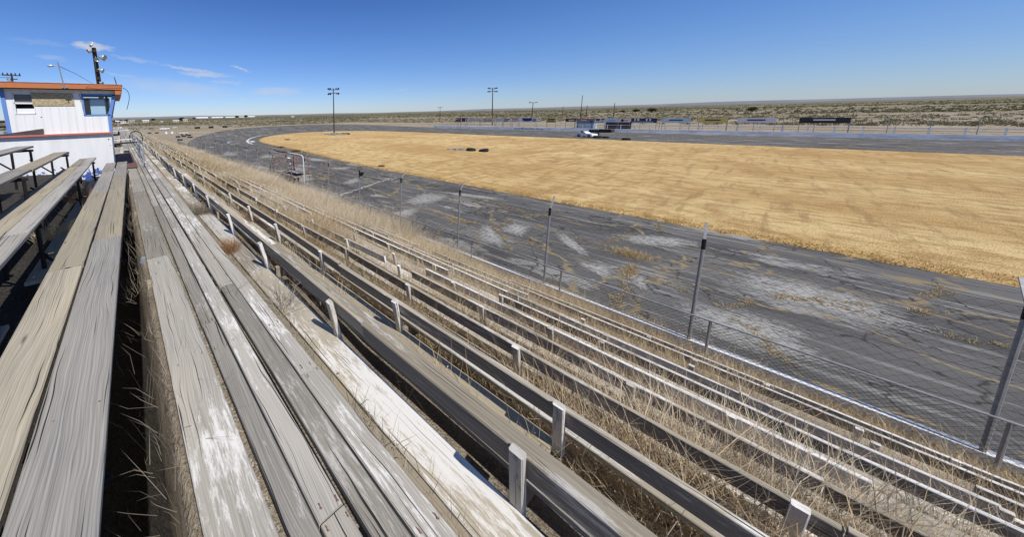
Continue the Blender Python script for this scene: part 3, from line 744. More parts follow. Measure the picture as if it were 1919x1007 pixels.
# hanging wires
def wire(pts, r, mat, name, lab, cat='wire', grp=None):
    m = MB(); p = catmull(pts, 5, False) if len(pts) > 3 else pts
    c = [Vector(pts[0])]
    P = [Vector(q) for q in pts]; P = [P[0]]+P+[P[-1]]; c = []
    for i in range(1, len(P)-2):
        a, b, cc, d = P[i-1], P[i], P[i+1], P[i+2]
        for k in range(6):
            t_ = k/6; c.append(.5*((2*b)+(-a+cc)*t_+(2*a-5*b+4*cc-d)*t_*t_+(-a+3*b-3*cc+d)*t_**3))
    c.append(P[-1]); m.tube(c, r, 6)
    return one(m, name, mat, lab, cat, pts[0], grp)
wire([V(.25, 12.25, 1.08), V(.36, 12.25, 1.0), V(.41, 12.25, .85), V(.39, 12.25, .66), V(.30, 12.25, .36)], .010, MAT['black'], 'cable', 'thick black cable dangling from the roof corner of the booth', 'cable')
wire([V(-.95, 12.4, .80), V(-.8, 12.3, 1.0), V(-.62, 12.22, 1.11), V(-.4, 12.22, 1.09), V(-.1, 12.22, 1.12), V(.22, 12.22, 1.13)], .006, MAT['rust'], 'cable', 'thin brown cable looped along the orange roof edge', 'cable')
wire([V(-.93, 12.45, .88), V(-.90, 12.5, .5), V(-.88, 12.55, .15)], .005, MAT['black'], 'cable', 'thin dark cable running down beside the corner window', 'cable')
wire([V(.10, 12.6, 1.15), V(.07, 12.62, 1.35), V(.05, 12.62, 1.45)], .016, MAT['darkpole'], 'roof_stub', 'short dark stub of pipe on the roof corner', 'pipe')

# antenna mast with a small lamp on the roof edge
mast = thing('antenna_mast', 'thin leaning grey mast with a small lamp arm bracketed to the roof edge', 'mast', V(-1.25, 12.2, 1.0))
m = MB(); m.tube([V(-1.245, 12.2, 1.0), V(-1.33, 12.2, 1.80)], .017, 8); m.build('pole', MAT['galv'], mast)
m = MB(); m.box(V(-1.24, 12.24, 1.05), (.15, .05, .04)); m.build('bracket', MAT['galv'], mast)
m = MB(); m.tube([V(-1.31, 12.2, 1.66), V(-1.44, 12.18, 1.66)], .010, 6); m.build('arm', MAT['galv'], mast)
m = MB(); m.lathe(V(-1.42, 12.18, 1.67), [(0, 0), (.028, .0), (.036, .08), (.03, .14), (0, .17)], 10, (-1, 0, -.12)); m.build('lamp_head', MAT['lamp'], mast, True)

# ------------------------------------------------------------------ floodlights
def floodlight(parent, c, aim, r=.17, name='floodlight', mat=None):
    aim = Vector(aim).normalized(); m = MB()
    m.lathe(c, [(0, -r*.9), (r*.35, -r*.9), (r*.45, -r*.4), (r*.85, r*.5), (r, r*.9), (r*.9, r*.9), (r*.7, r*.3), (0, -.1*r)], 14, aim)
    return m.build(name, mat or MAT['lamp'], parent, True)
fp = thing('floodlight_pole', 'dark wooden pole with a cluster of bowl floodlights rising behind the booth', 'light pole', V(-1.1, 28, -3.5))
m = MB(); m.tube([V(-.86, 28, -3.5), V(-.80, 28, 0), V(-.92, 28, 5.25)], .22, 10, True, .14); m.build('pole', MAT['darkpole'], fp)
for z, w in ((4.95, .28), (3.6, .22), (3.05, .18)):
    m = MB(); m.box(V(-.88, 27.85, z), (.14, w*2.6, .14)); m.build('crossarm', MAT['darkpole'], fp)
for dx, dz, aim, r_ in ((.36, 4.55, (.8, -.5, -.25), .24), (-.2, 5.35, (.2, -.6, .5), .16), (.02, 4.4, (.3, -1, -.4), .15), (.2, 3.65, (.9, -.3, -.4), .18), (.12, 2.75, (.6, -.6, -.5), .14), (-.30, 4.9, (-.7, -.5, -.2), .16)):
    floodlight(fp, V(-.86+dx, 27.6, dz), aim, r_)
wire([V(-1.3, 12.2, 1.66), V(-1.25, 17, 2.0), V(-1.05, 23, 2.25), V(-.85, 27.8, 2.45)], .008, MAT['black'], 'cable', 'overhead cable from the roof mast to the floodlight pole', 'cable')

up_pole = thing('utility_pole', 'utility pole top with insulators and wires showing over the booth roof at the far left', 'utility pole', V(-11.6, 60, -5))
m = MB(); m.tube([V(-11.6, 60, -6), V(-11.7, 60, 6.9)], .16, 8, True, .11); m.build('pole', MAT['darkpole'], up_pole)
for z in (6.6, 6.1):
    m = MB(); m.box(V(-11.7, 60, z), (1.9 if z > 6.5 else 1.1, .12, .12)); m.build('crossarm', MAT['darkpole'], up_pole)
for x in (-.85, -.4, .4, .85):
    m = MB(); m.lathe(V(-11.7+x, 60, 6.66), [(.07, 0), (.09, .1), (.05, .16), (.07, .26), (0, .3)], 8); m.build('insulator', MAT['black'], up_pole)
m = MB(); m.lathe(V(-11.95, 59.8, 5.2), [(0, 0), (.2, 0), (.22, .7), (.14, .85), (0, .85)], 10); m.build('transformer', MAT['galv'], up_pole)
for dz in (0, -.35): wire([V(-11.9, 60, 6.7+dz), V(-16, 60, 6.6+dz), V(-30, 60, 7.6+dz)], .03, MAT['black'], 'power_line', 'power line sagging left from the utility pole', 'power line', 'wires of the utility pole')

# ------------------------------------------------------------------ steps, plate and rail beside the booth
m = MB(); m.prism([V(-.2, 13.0, -1.735), V(.48, 13.0, -1.73), V(.45, 19.0, -1.73), V(-.2, 19.0, -1.735)], (0, 0, .02))
one(m, 'steel_plate', plain('rusty_brown_plate', (.20, .105, .08), .8, .2, .35, 5), 'flat rust-brown plate laid on the landing at the booth corner', 'plate', V(.15, 16, -1.73))
ld = thing('landing', 'white-flaked wooden landing boards past the rusty plate', 'landing', V(.1, 22, -1.75))
for i in range(9):
    m = MB(); y = 19.6+i*.0; x = -1.2+i*.2
    if i > 6: continue
    m.board(V(x, 19.3, -1.74), V(x+.1, 24.0, -1.74), .19, .04, n=2); m.build('plank', MAT['seatw'], ld)
for i in range(9):
    m = MB(); m.board(V(-2.2+i*.26, 26.5, -1.66), V(-2.1+i*.26, 40.0, -1.62), .25, .04, n=2); m.build('plank', MAT['seatw'] if i % 2 else MAT['seat'], ld)
for i in range(9):
    m = MB(); m.board(V(-2.4+i*.27, 42.5, -1.5), V(-2.3+i*.27, 84.0, -1.5), .25, .04, n=2); m.build('plank', MAT['seat'] if i % 2 else MAT['seatw'], ld)
for i, (y, z, c) in enumerate(((23.0, -1.45, 'black'), (26.0, -1.40, 'galv'), (37, -1.05, 'galv'))):
    m = MB(); m.tube([V(-.55, y, z), V(.95 if i == 0 else .8, y+.35, z+.02)], .045 if i == 0 else .032, 8)
    one(m, 'rail_pipe', MAT['blacksteel'] if c == 'black' else MAT['white'], ('black pipe barring the walkway beyond the booth corner', 'white pipe rail just behind the black one', 'farthest white pipe rail across the walkway')[i], 'pipe rail', V(.2, y, z), 'pipe rails across the landing')
hr = thing('handrail', 'bent pipe handrail running along the edge of the landing', 'handrail', V(.9, 20, -1.72))
m = MB(); m.tube([V(.62, 12.6, -1.70), V(.70, 13.4, -1.2), V(.80, 20, -1.06), V(.78, 26, -.95)], .022, 8); m.build('rail', MAT['galv'], hr)
m = MB(); m.tube([V(.72, 16, -1.72), V(.8, 20, -1.35), V(.82, 27, -1.2)], .022, 8); m.build('rail', MAT['galv'], hr)
for y in (14.5, 17.5, 21.5, 26): 
    m = MB(); m.tube([V(.78, y, -1.75), V(.78, y+.05, -1.0)], .02, 8); m.build('post', MAT['galv'], hr)
hoop = [V(.80+.75*(cos(a)*.55+.4), 28+.1*a, -1.28+.42*sin(a)) for a in [pi*k/10 for k in range(11)]]
m = MB(); m.tube([V(hoop[0].x, 28, -1.7-0)]+hoop+[V(hoop[-1].x, 28.3, -1.7)], .035, 8); m.build('hoop', MAT['blacksteel'], hr)
hoop = [V(1.0+.9*cos(a), 52, -.95+.55*sin(a)) for a in [pi*k/10 for k in range(11)]]
m = MB(); m.tube([hoop[0]-Vector((0, 0, .7))]+hoop+[hoop[-1]-Vector((0, 0, .7))], .05, 8)
one(m, 'hoop_rail', MAT['galv'], 'small pale hoop rail near the far end of the walkway', 'hoop rail', V(1.0, 52, -1.6))
sgn = thing('notice_board', 'small white board with red lettering strip past the far end of the stands', 'sign', V(1.6, 110, -4.5))
m = MB(); m.box(V(-.35, 110, -2.5), (2.5, .1, 1.1)); m.build('panel', MAT['white'], sgn)
m = MB(); m.box(V(0.05, 110, -1.1), (.35, .1, 1.7)); m.build('red_post', MAT['redwhite'], sgn)
m = MB(); m.box(V(-.05, 109.98, -.15), (1.1, .12, .35)); m.build('top_board', MAT['white'], sgn)
m = MB(); m.tube([V(-.35, 110, -6.4), V(-.35, 110, -3)], .08, 6); m.build('post', MAT['darkpole'], sgn)

# ------------------------------------------------------------------ edge wall, wire fence and tall posts
m = MB()
wys = [Y0-14+i*4 for i in range(27)]
m.prism([V(11.06, Y0-14, -6.45), V(11.26, Y0-14, -6.45), V(11.25, Y0-14, -5.62), V(11.07, Y0-14, -5.62)], (0, 88, 0))
one(m, 'kerb_wall', MAT['white'], 'low flaking white wall along the near edge of the track', 'wall', V(11.15, 20, -6.4))
fe = thing('wire_fence', 'waist-high wire mesh fence with a pipe rail along the foot of the stands', 'fence', V(10.98, 20, -5.85))
FX = 10.96; FZ = -4.91; BZ = -5.84
m = MB(); m.tube([V(FX, Y0-14, FZ), V(FX, 30, FZ), V(FX, 76, FZ)], .021, 8); m.build('top_rail', MAT['galv'], fe)
y = 6.15-2.85*8
while y < 76:
    m = MB(); m.tube([V(FX, y, BZ-.1), V(FX, y, FZ+.01)], .024, 8); m.build('post', MAT['galv'], fe); y += 2.85
def mesh_wires(x, y0, y1, z0, z1, pitch, r):
    m = MB(); h = z1-z0
    for sgn_ in (1, -1):
        y = y0-(h if sgn_ > 0 else 0)
        while y < y1+(h if sgn_ < 0 else 0):
            a = (y, z0); b = (y+sgn_*h, z1)
            def at(yy): return z0+(yy-a[0])/(b[0]-a[0])*h
            ya, yb = max(min(a[0], b[0]), y0), min(max(a[0], b[0]), y1)
            if yb-ya > .02:
                p, q = V(x+r*sgn_*.8, ya, at(ya)), V(x+r*sgn_*.8, yb, at(yb)); d = (q-p).normalized(); e1 = Vector((1, 0, 0)); e2 = d.cross(e1)
                A = [p+e1*r, p-e1*r*.5+e2*r*.87, p-e1*r*.5-e2*r*.87]; B = [v+(q-p) for v in A]
                for k in range(3):
                    j = (k+1) % 3; m.face([A[k], A[j], B[j], B[k]])
            y += pitch
    return m
mesh_wires(FX+.03, -12, 34, BZ, FZ, .085, .0026).build('wire_mesh', MAT['wire'], fe)
mesh_wires(FX+.03, 34, 76, BZ, FZ, .17, .004).build('wire_mesh', MAT['wire'], fe)

cf0 = None
TY = [3.78+3.05*k for k in range(-6, 25)]
for k, y in enumerate(TY):
    if cf0 is None:
        cf0 = thing('tall_fence_post', 'x', 'fence post', V(11.12, y, -5.64), 'tall catch-fence posts along the track wall')
        m = MB(); m.tube([V(11.12, y, -5.66), V(11.12, y, -3.12)], .030, 8); m.build('post', MAT['galv'], cf0)
        m = MB(); m.tube([V(11.12, y, -3.30), V(11.12, y, -3.06)], .034, 8); m.build('sleeve', MAT['blacksteel'], cf0)
        m = MB(); m.board(V(11.12, y, -3.1), V(11.47, y+.03, -2.74), .045, .02, ch=.002); m.build('arm', MAT['galv'], cf0)
        o = cf0
    else: o = dup(cf0, V(11.12, y, -5.64))
    kk = k-6
    if kk < 0: o['label'] = f'tall galvanised post with cranked arm, {("first", "second", "third", "fourth", "fifth", "sixth")[-kk-1]} to the right of the biggest one shown whole'
    elif kk == 0: o['label'] = 'biggest tall galvanised post with a pale cranked arm, nearest shown whole'
    elif kk < 10: o['label'] = f'tall galvanised post with cranked arm, {("", "first", "second", "third", "fourth", "fifth", "sixth", "seventh", "eighth", "ninth")[kk]} one left of the biggest'
    else: o['label'] = f'small distant catch-fence post, number {("ten", "eleven", "twelve", "thirteen", "fourteen", "fifteen", "sixteen", "seventeen", "eighteen", "nineteen", "twenty", "twenty one", "twenty two", "twenty three", "twenty four")[kk-10]} left of the biggest'
mw = thing('catch_mesh', 'fine high wire mesh stretched between the tall fence posts', 'mesh', V(11.15, 10, -5.6))
mesh_wires(11.16, -12, 45, -5.62, -3.12, .16, .0016).build('wire_mesh', MAT['wire'], mw)
for z in (-3.12, -4.3):
    m = MB(); m.tube([V(11.15, -12, z), V(11.15, 60, z)], .004, 5); m.build('tension_wire', MAT['wire'], mw)
# lamps fixed on two posts
def lampset(y, two, lab):
    o = thing('track_floodlight', lab, 'floodlight', V(11.12, y, -3.1), 'floodlights on the tall posts')
    for dx, dz, a in (((-.10, .0, (-.3, -.6, .45)), (.0, -.28, (.2, -.8, -.5))) if two else ((0, .02, (-.5, -.6, .1)),)):
        aim = Vector(a).normalized(); m = MB(); c = V(11.12+dx, y-.12, -3.0+dz)
        e1 = aim.cross(Vector((0, 0, 1))).normalized(); e2 = e1.cross(aim)
        A = [c+e1*sx*.09+e2*sz*.07-aim*.05 for sx, sz in ((-1, -1), (1, -1), (1, 1), (-1, 1))]; B = [c+e1*sx*.15+e2*sz*.12+aim*.09 for sx, sz in ((-1, -1), (1, -1), (1, 1), (-1, 1))]
        m.face(A[::-1]); m.face(B)
        for k in range(4): j = (k+1) % 4; m.face([A[k], A[j], B[j], B[k]])
        h_ = m.build('lamp_housing', MAT['blacksteel'] if two else MAT['lamp'], o)
        m = MB(); m.tube([c-aim*.05, V(11.12, y, -3.05+dz)], .02, 6); m.build('bracket', MAT['galv'], o)
lampset(TY[9], True, 'pair of black box floodlights clamped to the third tall post left of the biggest')
lampset(TY[17], False, 'small pale floodlight on a distant tall post above the curve')
m = MB(); m.prism([V(11.0, 12.9, -5.35), V(11.0, 12.45, -5.32), V(11.0, 12.78, -5.02)], (.02, 0, 0))
one(m, 'paper_scrap', MAT['white'], 'white triangular scrap caught at the foot of the floodlight post', 'scrap', V(11, 12.7, -5.3))

# flagman's stand
fs = thing('flag_stand', 'rusty red pipe flag stand with a small deck over the track wall', 'flag stand', V(11.7, 22, -6.4))
RW = MAT['redwhite']
m = MB(); m.tube([V(11.7, 21.7, -6.4), V(11.7, 21.7, -3.2)], .085, 10); m.build('post', RW, fs)
m = MB(); m.tube([V(11.95, 21.55, -6.4), V(11.95, 21.55, -4.5)], .09, 10); m.build('post', MAT['blacksteel'], fs)
for y in (23.5,): 
    m = MB(); m.tube([V(11.5, y, -6.0), V(11.5, y, -4.8)], .05, 8); m.build('post', MAT['blacksteel'], fs)
m = MB(); m.box(V(11.75, 22.2, -4.72), (1.5, 3.6, .06)); m.build('deck', MAT['seatw'], fs)
m = MB(); m.prism([V(11.3, 20.5, -4.45), V(11.3, 22.6, -4.50), V(12.3, 22.4, -4.30), V(12.3, 20.6, -4.25)], (0, 0, .03)); m.build('deck_panel', MAT['conc'], fs)
for z in (-3.95, -3.35, -4.7):
    for x in (11.05, 12.45):
        m = MB(); m.tube([V(x, 24.4, z), V(x, 20.6, z+.03)], .028, 6); m.build('rail', RW, fs)
    for y in (20.5, 24.45):
        m = MB(); m.tube([V(11.05, y, z), V(12.45, y, z)], .028, 6); m.build('rail', RW, fs)
for x, y in ((11.05, 24.45), (11.05, 21.0), (12.45, 24.45), (12.45, 20.6)):
    m = MB(); m.tube([V(x, y, -5.2), V(x, y, -3.25)], .03, 6); m.build('rail_post', RW, fs)
m = MB(); m.tube([V(11.6, 19.9, -5.9), V(11.6, 20.05, -3.12), V(11.6, 20.25, -3.0), V(11.6, 22.4, -3.0)], .044, 10); m.build('hoop_pipe', MAT['white'], fs)
m = MB(); m.tube([V(11.6, 20.3, -3.01), V(11.6, 25.2, -3.03)], .045, 8); m.build('dark_pipe', MAT['blacksteel'], fs)
floodlight(fs, V(11.4, 22.0, -3.30), (-.3, -.8, .1), .17); floodlight(fs, V(11.45, 21.9, -3.85), (-.1, -.6, -.7), .15)

# start line and the pale band around the curve
def strip(name, pts, w, mat, z=.012):
    m = MB(); pts = [Vector(p) for p in pts]
    L, R = [], []
    for i, p in enumerate(pts):
        d = (pts[min(i+1, len(pts)-1)]-pts[max(i-1, 0)]).normalized(); nn = Vector((-d.y, d.x, 0)); ww_ = w[i] if isinstance(w, list) else w
        L.append(p+nn*ww_/2+Vector((0, 0, z))); R.append(p-nn*ww_/2+Vector((0, 0, z)))
    for i in range(len(pts)-1): m.face([R[i], R[i+1], L[i+1], L[i]])
    return kind(m.build(name, mat))
def worn(name, c, amt):
    t = Mt(name, .85, spec=.2); pos = t.n.new("ShaderNodeNewGeometry").outputs["Position"]
    n = t.noise(t.coord(src=pos), 5, 7, .75); 
    t.col(t.mix(t.ramp(n, [(1-amt, 0.), (1-amt+.08, 1.)]), (.07, .07, .075), c)); return t.m
WORN = worn('worn_white_line', (.52, .52, .52), .52)
strip('start_line', [(11.3, 18.2, 0), (13.6, 18.9, 0), (20.0, 20.6, 0), (23.0, 21.0, 0)], [.38, .34, .34, .25], WORN)
strip("start_line", [(11.3, 17.7, 0), (17, 19.2, 0)], .16, worn('worn_red_line', (.45, .22, .18), .42), .016)
def trkpt(x, y):      # height of the banked surface near a point
    best = min(range(n_in), key=lambda i: (inner[i].x-x)**2+(inner[i].y-y)**2)
    a, b = inner[best], outer[best]; f = min(1, max(0, math.hypot(x-a.x, y-a.y)/max(1, math.hypot(b.x-a.x, b.y-a.y))))
    return b.z*f**1.5
n_in = len(inner)
band = []
for i in range(n_in):
    a, b = inner[i], outer[i]
    if a.y > 69 and (a.x < 88): 
        f = 3.2/math.hypot(b.x-a.x, b.y-a.y) if a.x < 60 else 1.2/math.hypot(b.x-a.x, b.y-a.y)
        p = a.lerp(b, f); band.append((p.x, p.y, b.z*f**1.5+.004))
strip('curb_band', band, [.7 if p[0] < 45 else .4 for p in band], worn('worn_curb_paint', (.58, .58, .56), .62))

# ------------------------------------------------------------------ pale worn patches and grass-filled cracks in the asphalt
t = Mt('pale_worn_asphalt', .9, spec=.2); pos = t.n.new("ShaderNodeNewGeometry").outputs["Position"]
n_ = t.noise(t.coord(src=pos), 6, 7, .8); n2_ = t.noise(t.coord(src=pos, scale=(2.4, .5, 1), rot=(0, 0, -.5)), 2.2, 5, .7)
t.col(t.mix(t.ramp(t.math('ADD', t.math('MULTIPLY', n_, .6), t.math('MULTIPLY', n2_, .4)), [(.40, 0.), (.53, 1.)]), (.08, .08, .08), (.34, .33, .305))).bump(n_, .5, .01); PALE = t.m
uvn = t.n.new('ShaderNodeTexCoord').outputs['UV']; sp_ = t.n.new('ShaderNodeSeparateXYZ'); t.l.new(uvn, sp_.inputs[0])
al = t.math('ADD', sp_.outputs[0], t.math('MULTIPLY', t.math('SUBTRACT', t.math('ADD', t.math('MULTIPLY', n_, .5), t.math('MULTIPLY', n2_, .5)), .5), 5.0))
t.l.new(t.ramp(al, [(.66, 1.), (.86, 0.)]), t.b.inputs['Alpha'])
PATCH = [[(17.0, 14.8), (20.2, 15.4), (20.9, 13.8), (18.6, 13.2), (16.9, 13.8)], [(15.9, 17.5), (17.0, 17.6), (16.8, 16.4)], [(14.1, 13.4), (15.6, 13.5), (16.5, 13.0), (14.4, 12.3)],
 [(17.9, 12.2), (18.5, 12.3), (18.1, 11.6)], [(16.4, 8.8), (17.1, 8.6), (15.7, 7.3), (14.7, 6.7), (14.6, 7.8)], [(16.9, 7.9), (18.5, 8.0), (18.5, 7.2), (16.7, 6.9)],
 [(18.2, 5.9), (18.8, 5.6), (17.0, 4.2), (16.4, 4.2)], [(15.3, 2.5), (16.2, 2.4), (15.0, 2.0)], [(15.7, 4.2), (16.2, 3.3), (14.9, 3.0), (15.2, 3.7)], [(21.5, 30.3), (23.6, 29.2), (22.3, 28.0), (20.9, 29.2)],
 [(21.2, 15.2), (22.6, 13.2), (23.2, 10.8), (22.6, 10.6), (21.6, 12.8)], [(17.2, 22.6), (19.8, 23.6), (19.4, 22.2), (17.6, 21.6)], [(14, 26), (16.4, 28), (16.1, 25.5)], [(20.6, 4.2), (22.6, 2.2), (21.8, 1.6), (20.1, 3)],
 [(13.4, 0.8), (15.2, 1.2), (15.6, -.8), (13.8, -1)], [(17.5, -.2), (19.6, .4), (20.2, -2.2), (18, -2.6)], [(22.4, 37), (24.5, 40), (24.8, 35)], [(13.2, 36), (15, 39), (15.4, 34.6)], [(18, 45), (21, 49), (20.6, 43.5)], [(14, 52), (17, 58), (17, 51)]]
for pp in PATCH:
    c_ = sum((Vector((x, y, 0)) for x, y in pp), Vector())/len(pp); o_ = catmull([(x, y, 0) for x, y in pp], 9)
    z = .010
    def zb(p):
        i = min(range(n_in), key=lambda i: (inner[i]-Vector((p.x, p.y, 0))).length); a, b = inner[i], outer[i]
        f = min(1, math.hypot(p.x-a.x, p.y-a.y)/math.hypot(b.x-a.x, b.y-a.y)); return b.z*f**1.5
    o_ = [c_+(p-c_)*U(1.02, 1.38) for p in o_]; m = MB()
    for i in range(len(o_)):
        a, b = o_[i], o_[(i+1) % len(o_)]
        if (a-c_).cross(b-c_).z < 0: a, b = b, a
        m.face([Vector((q.x, q.y, zb(q)+z)) for q in (c_, a, b)], [(0, 0), (1, 0), (1, 0)])
    kind(m.build('track_patch', PALE))
CRACK = [[(14.4, 6.2), (15.1, 6.8), (16.5, 7.8), (17.3, 8.4)], [(17.5, 8.3), (19.5, 8.1), (21.1, 7.7), (23.1, 7.2)],
 [(19.4, 7.6), (18.7, 6.1), (18.6, 5.3), (18.7, 4.5), (18.5, 3.9), (18.5, 3.4), (17.7, 3.0), (16.4, 2.8), (14.4, 2.5), (13.7, 2.4), (12.2, 2.3)], [(19.1, 4.0), (21.2, 3.8)],
 [(21.7, 11.7), (21.4, 9.9), (20.8, 8.3)], [(16.1, 7.0), (16.1, 6.1), (16.2, 5.1)],
 [(16.8, 16.4), (16.5, 15.4), (16.5, 13.9), (16.5, 13.1), (16.7, 12.0), (16.3, 11.0), (16.1, 10.3), (16.1, 9.9), (17.1, 9.1)], [(16.0, 10.0), (13.9, 9.7), (13.3, 9.4)],
 [(21.4, 16.2), (21.3, 14.1), (21.6, 13.2), (21.6, 11.7)], [(18.2, 26.1), (17.5, 23.0), (17.3, 20.8)], [(16.8, 16.4), (18.1, 16.7), (18.8, 16.9)], [(22.5, 58.5), (19.3, 45.9), (18.5, 39.2)], [(18.9, 32.3), (17.1, 27.5), (16.5, 24.6)],
 [(13, -1), (15.5, .5), (18.2, -.6), (20, -3), (23.5, -3.6)], [(16.4, 2.8), (15.8, 1), (15.5, .5)], [(18.2, -.6), (18.6, -4), (17.2, -8)], [(21.2, 3.8), (23, 3.0), (24.6, 3.2)]]
for _ in range(26):
    y = U(18, 66); x = U(12, 24); a = U(0, 6.3); pl = [(x, y)]
    for k in range(int(U(3, 7))):
        a += U(-.7, .7); x += 2.6*cos(a)*.6; y += 2.6*sin(a)
        if not 12 < x < 24.5: break
        pl.append((x, y))
    if len(pl) > 1: CRACK.append(pl)
pts, hs = [], []
for pl in CRACK:
    near = pl[0][1] < 18
    for (x0, y0_), (x1, y1_) in zip(pl, pl[1:]):
        L = math.hypot(x1-x0, y1_-y0_); nn_ = int(L*(30 if near else 9)); wob = U(0, 6)
        for k in range(nn_):
            f = U(0, 1); s_ = .10*sin(f*L*3.1+wob)+.05*sin(f*L*9+wob)
            if sin(f*L*2.3+wob*3) < -.55: continue
            w_ = abs(rng.normal(0, .05+.05*abs(sin(f*L*1.7+wob)))) * random.choice((-1, 1))
            nx, ny = -(y1_-y0_)/L, (x1-x0)/L
            pts.append((x0+(x1-x0)*f+nx*(s_+w_), y0_+(y1_-y0_)*f+ny*(s_+w_), .01)); hs.append(U(.03, .10) if U(0, 1) < .9 else U(.1, .2))
for _ in range(160): pts.append((18.3+rng.normal(0, .22), 3.1+rng.normal(0, .28), .01)); hs.append(U(.08, .26))
for _ in range(70): pts.append((16.2+rng.normal(0, .5), 2.75+rng.normal(0, .07), .01)); hs.append(U(.08, .22))
for _ in range(120): pts.append((16.4+rng.normal(0, .12), 10.2+rng.normal(0, .35), .01)); hs.append(U(.05, .16))
kind(tufts('crack_grass', pts, hs, MAT['straw'], blades=10, width=.006, spread=.25, lean=.9, col=rng.uniform(0, .45, len(pts))), 'stuff')

# weeds along the foot of the edge wall
pts, hs, ws_ = [], [], []
for _ in range(2600):
    y = U(-14, 60) if U(0, 1) < .5 else U(-6, 18)
    g_ = .5+.5*sin(y*1.3)*sin(y*.37+1)
    if U(0, 1) > g_+.25: continue
    pts.append((11.32+abs(rng.normal(0, .30+.3*g_)), y, .0)); hs.append(U(.06, .30)*(.6+g_)); ws_.append(.004 if y < 15 else .008)
kind(tufts('wall_weeds', pts, hs, MAT['gold'], blades=12, width=np.array(ws_), spread=.3, lean=.8), 'stuff')

# grass strip between the lowest row and the fence, and all through the rows
def bankz(x): 
    P = [(.05, -2.25), (.6, -2.2), (1.2, -2.22)]+[(1.2+i*.9, rz(1.2+i*.9)-.05) for i in range(1, 9)]+[(9.2, -5.55), (9.9, -5.78), (11.06, -5.9)]
    return float(np.interp(x, [p[0] for p in P], [p[1] for p in P]))
pts, hs, ws_, cs = [], [], [], []
for _ in range(7000):
    y = U(-7, 18) if U(0, 1) < .55 else U(18, 70)
    x = min(11.0, max(9.25, 10.3+rng.normal(0, .55))); pts.append((x, y, bankz(x)+H)); hs.append(U(.14, .46)); ws_.append(.0035 if y < 15 else .006+.0002*y); cs.append(U(.1, .9))
kind(tufts('verge_grass', pts, hs, MAT['straw'], blades=20, width=np.array(ws_), spread=.2, lean=.8, col=cs), 'stuff')
pts, hs, ws_, cs = [], [], [], []
def dens(x, y):
    r = (x-1.4)/P_
    d = .10+.9/(1+math.exp(-(r-(5.2-.05*max(0, y-8)))*1.6))*(1 if y > 6 else .55+.06*max(0, y))
    d *= .45+.55*(.5+.5*sin(y*.9+r*1.3)*sin(y*.31-r*.7))**.6
    if 9 < y < 45 and r > 4.5: d += .12
    return min(1, d)
cnt = 0
while cnt < 13000:
    y = U(-6, 60)**1.0 if U(0, 1) < .6 else U(2, 26); x = U(1.46, 9.6)
    if U(0, 1) > dens(x, y): continue
    r = int((x-1.36)/P_); fx = (x-1.445)/P_-r
    g = random.choice((.48, .50, .98, .98, .73)); x = 1.445+r*P_+g*1.0+rng.normal(0, .035)
    z = -1.6-.345-.364*(r+1)+H-.05; h = U(.28, .62)*(1+.3*sin(y*2.1+r))*(1 if y > 1 else .8)
    if g > .9: z += .05
    if 9 < y < 45 and x > 5: h *= U(.8, 1.2)
    pts.append((x, y, z)); hs.append(h); ws_.append(.0018 if y < 5 else .0026 if y < 9 else .0042 if y < 20 else .007); cs.append(U(.2, 1)); cnt += 1
kind(tufts('stand_straw', pts, hs, MAT['straw'], blades=26, width=np.array(ws_), spread=.19, lean=.8, col=cs), 'stuff')
pts, hs, ws_, cs = [], [], [], []
lumps = [(U(6.2, 10.9), U(7, 50), U(.5, 1.3), U(.6, 1.15)) for _ in range(75)]+[(U(8.6, 10.9), U(9, 34), U(.5, 1.2), U(.8, 1.3)) for _ in range(38)]+[(U(3.2, 8.5), U(1.5, 16), U(.25, .7), U(.45, .8)) for _ in range(62)]+[(U(3.0, 9.5), U(-6, 3), U(.25, .6), U(.4, .75)) for _ in range(34)]+[(U(2.2, 7), U(8, 30), U(.3, .7), U(.35, .6)) for _ in range(30)]
for lx, ly, lr, lh in lumps:
    for _ in range(int(85*lr*lr+20)):
        dx_, dy_ = rng.normal(0, .5, 2); x = min(10.9, lx+dx_*lr); y = ly+dy_*lr*1.5; f = math.exp(-(dx_*dx_+dy_*dy_))
        r = max(0, int((x-1.36)/P_)); z = (-1.6-.345-.364*(r+1) if r < 9 else bankz(x))+H-.05
        pts.append((x, y, z)); hs.append((.95 if y < 7 else 1.05)*lh*(.45+.75*f)*U(.7, 1.1)); ws_.append(.0024 if y < 4 else .0032 if y < 11 else .0042 if y < 20 else .007); cs.append(U(.45, 1))
kind(tufts('tumbleweed', pts, hs, MAT['pale_straw'], blades=42, width=np.array(ws_), spread=.22, lean=1.0, col=cs), 'stuff')
pts, hs, ws_, cs = [], [], [], []
for _ in range(190):
    lx, ly = U(2.4, 9.4), U(-5, 26)
    if lx < 3 and U(0, 1) < .5: continue
    lr = U(.15, .45); lh = U(.45, 1.0)
    for _ in range(int(110*lr)):
        dx_, dy_ = rng.normal(0, .5, 2); x = lx+dx_*lr*.6; y = ly+dy_*lr*2.2
        r = int((x-1.36)/P_)
        pts.append((x, y, -1.6-.345-.364*(r+1)+H-.04)); hs.append(.86*lh*U(.5, 1.1)); ws_.append(.0022 if y < 4 else .0032 if y < 11 else .0045); cs.append(U(.15, 1))
kind(tufts('brown_weeds', pts, hs, MAT['brown_weed'], blades=40, width=np.array(ws_), spread=.26, lean=1.35, col=cs), 'stuff')
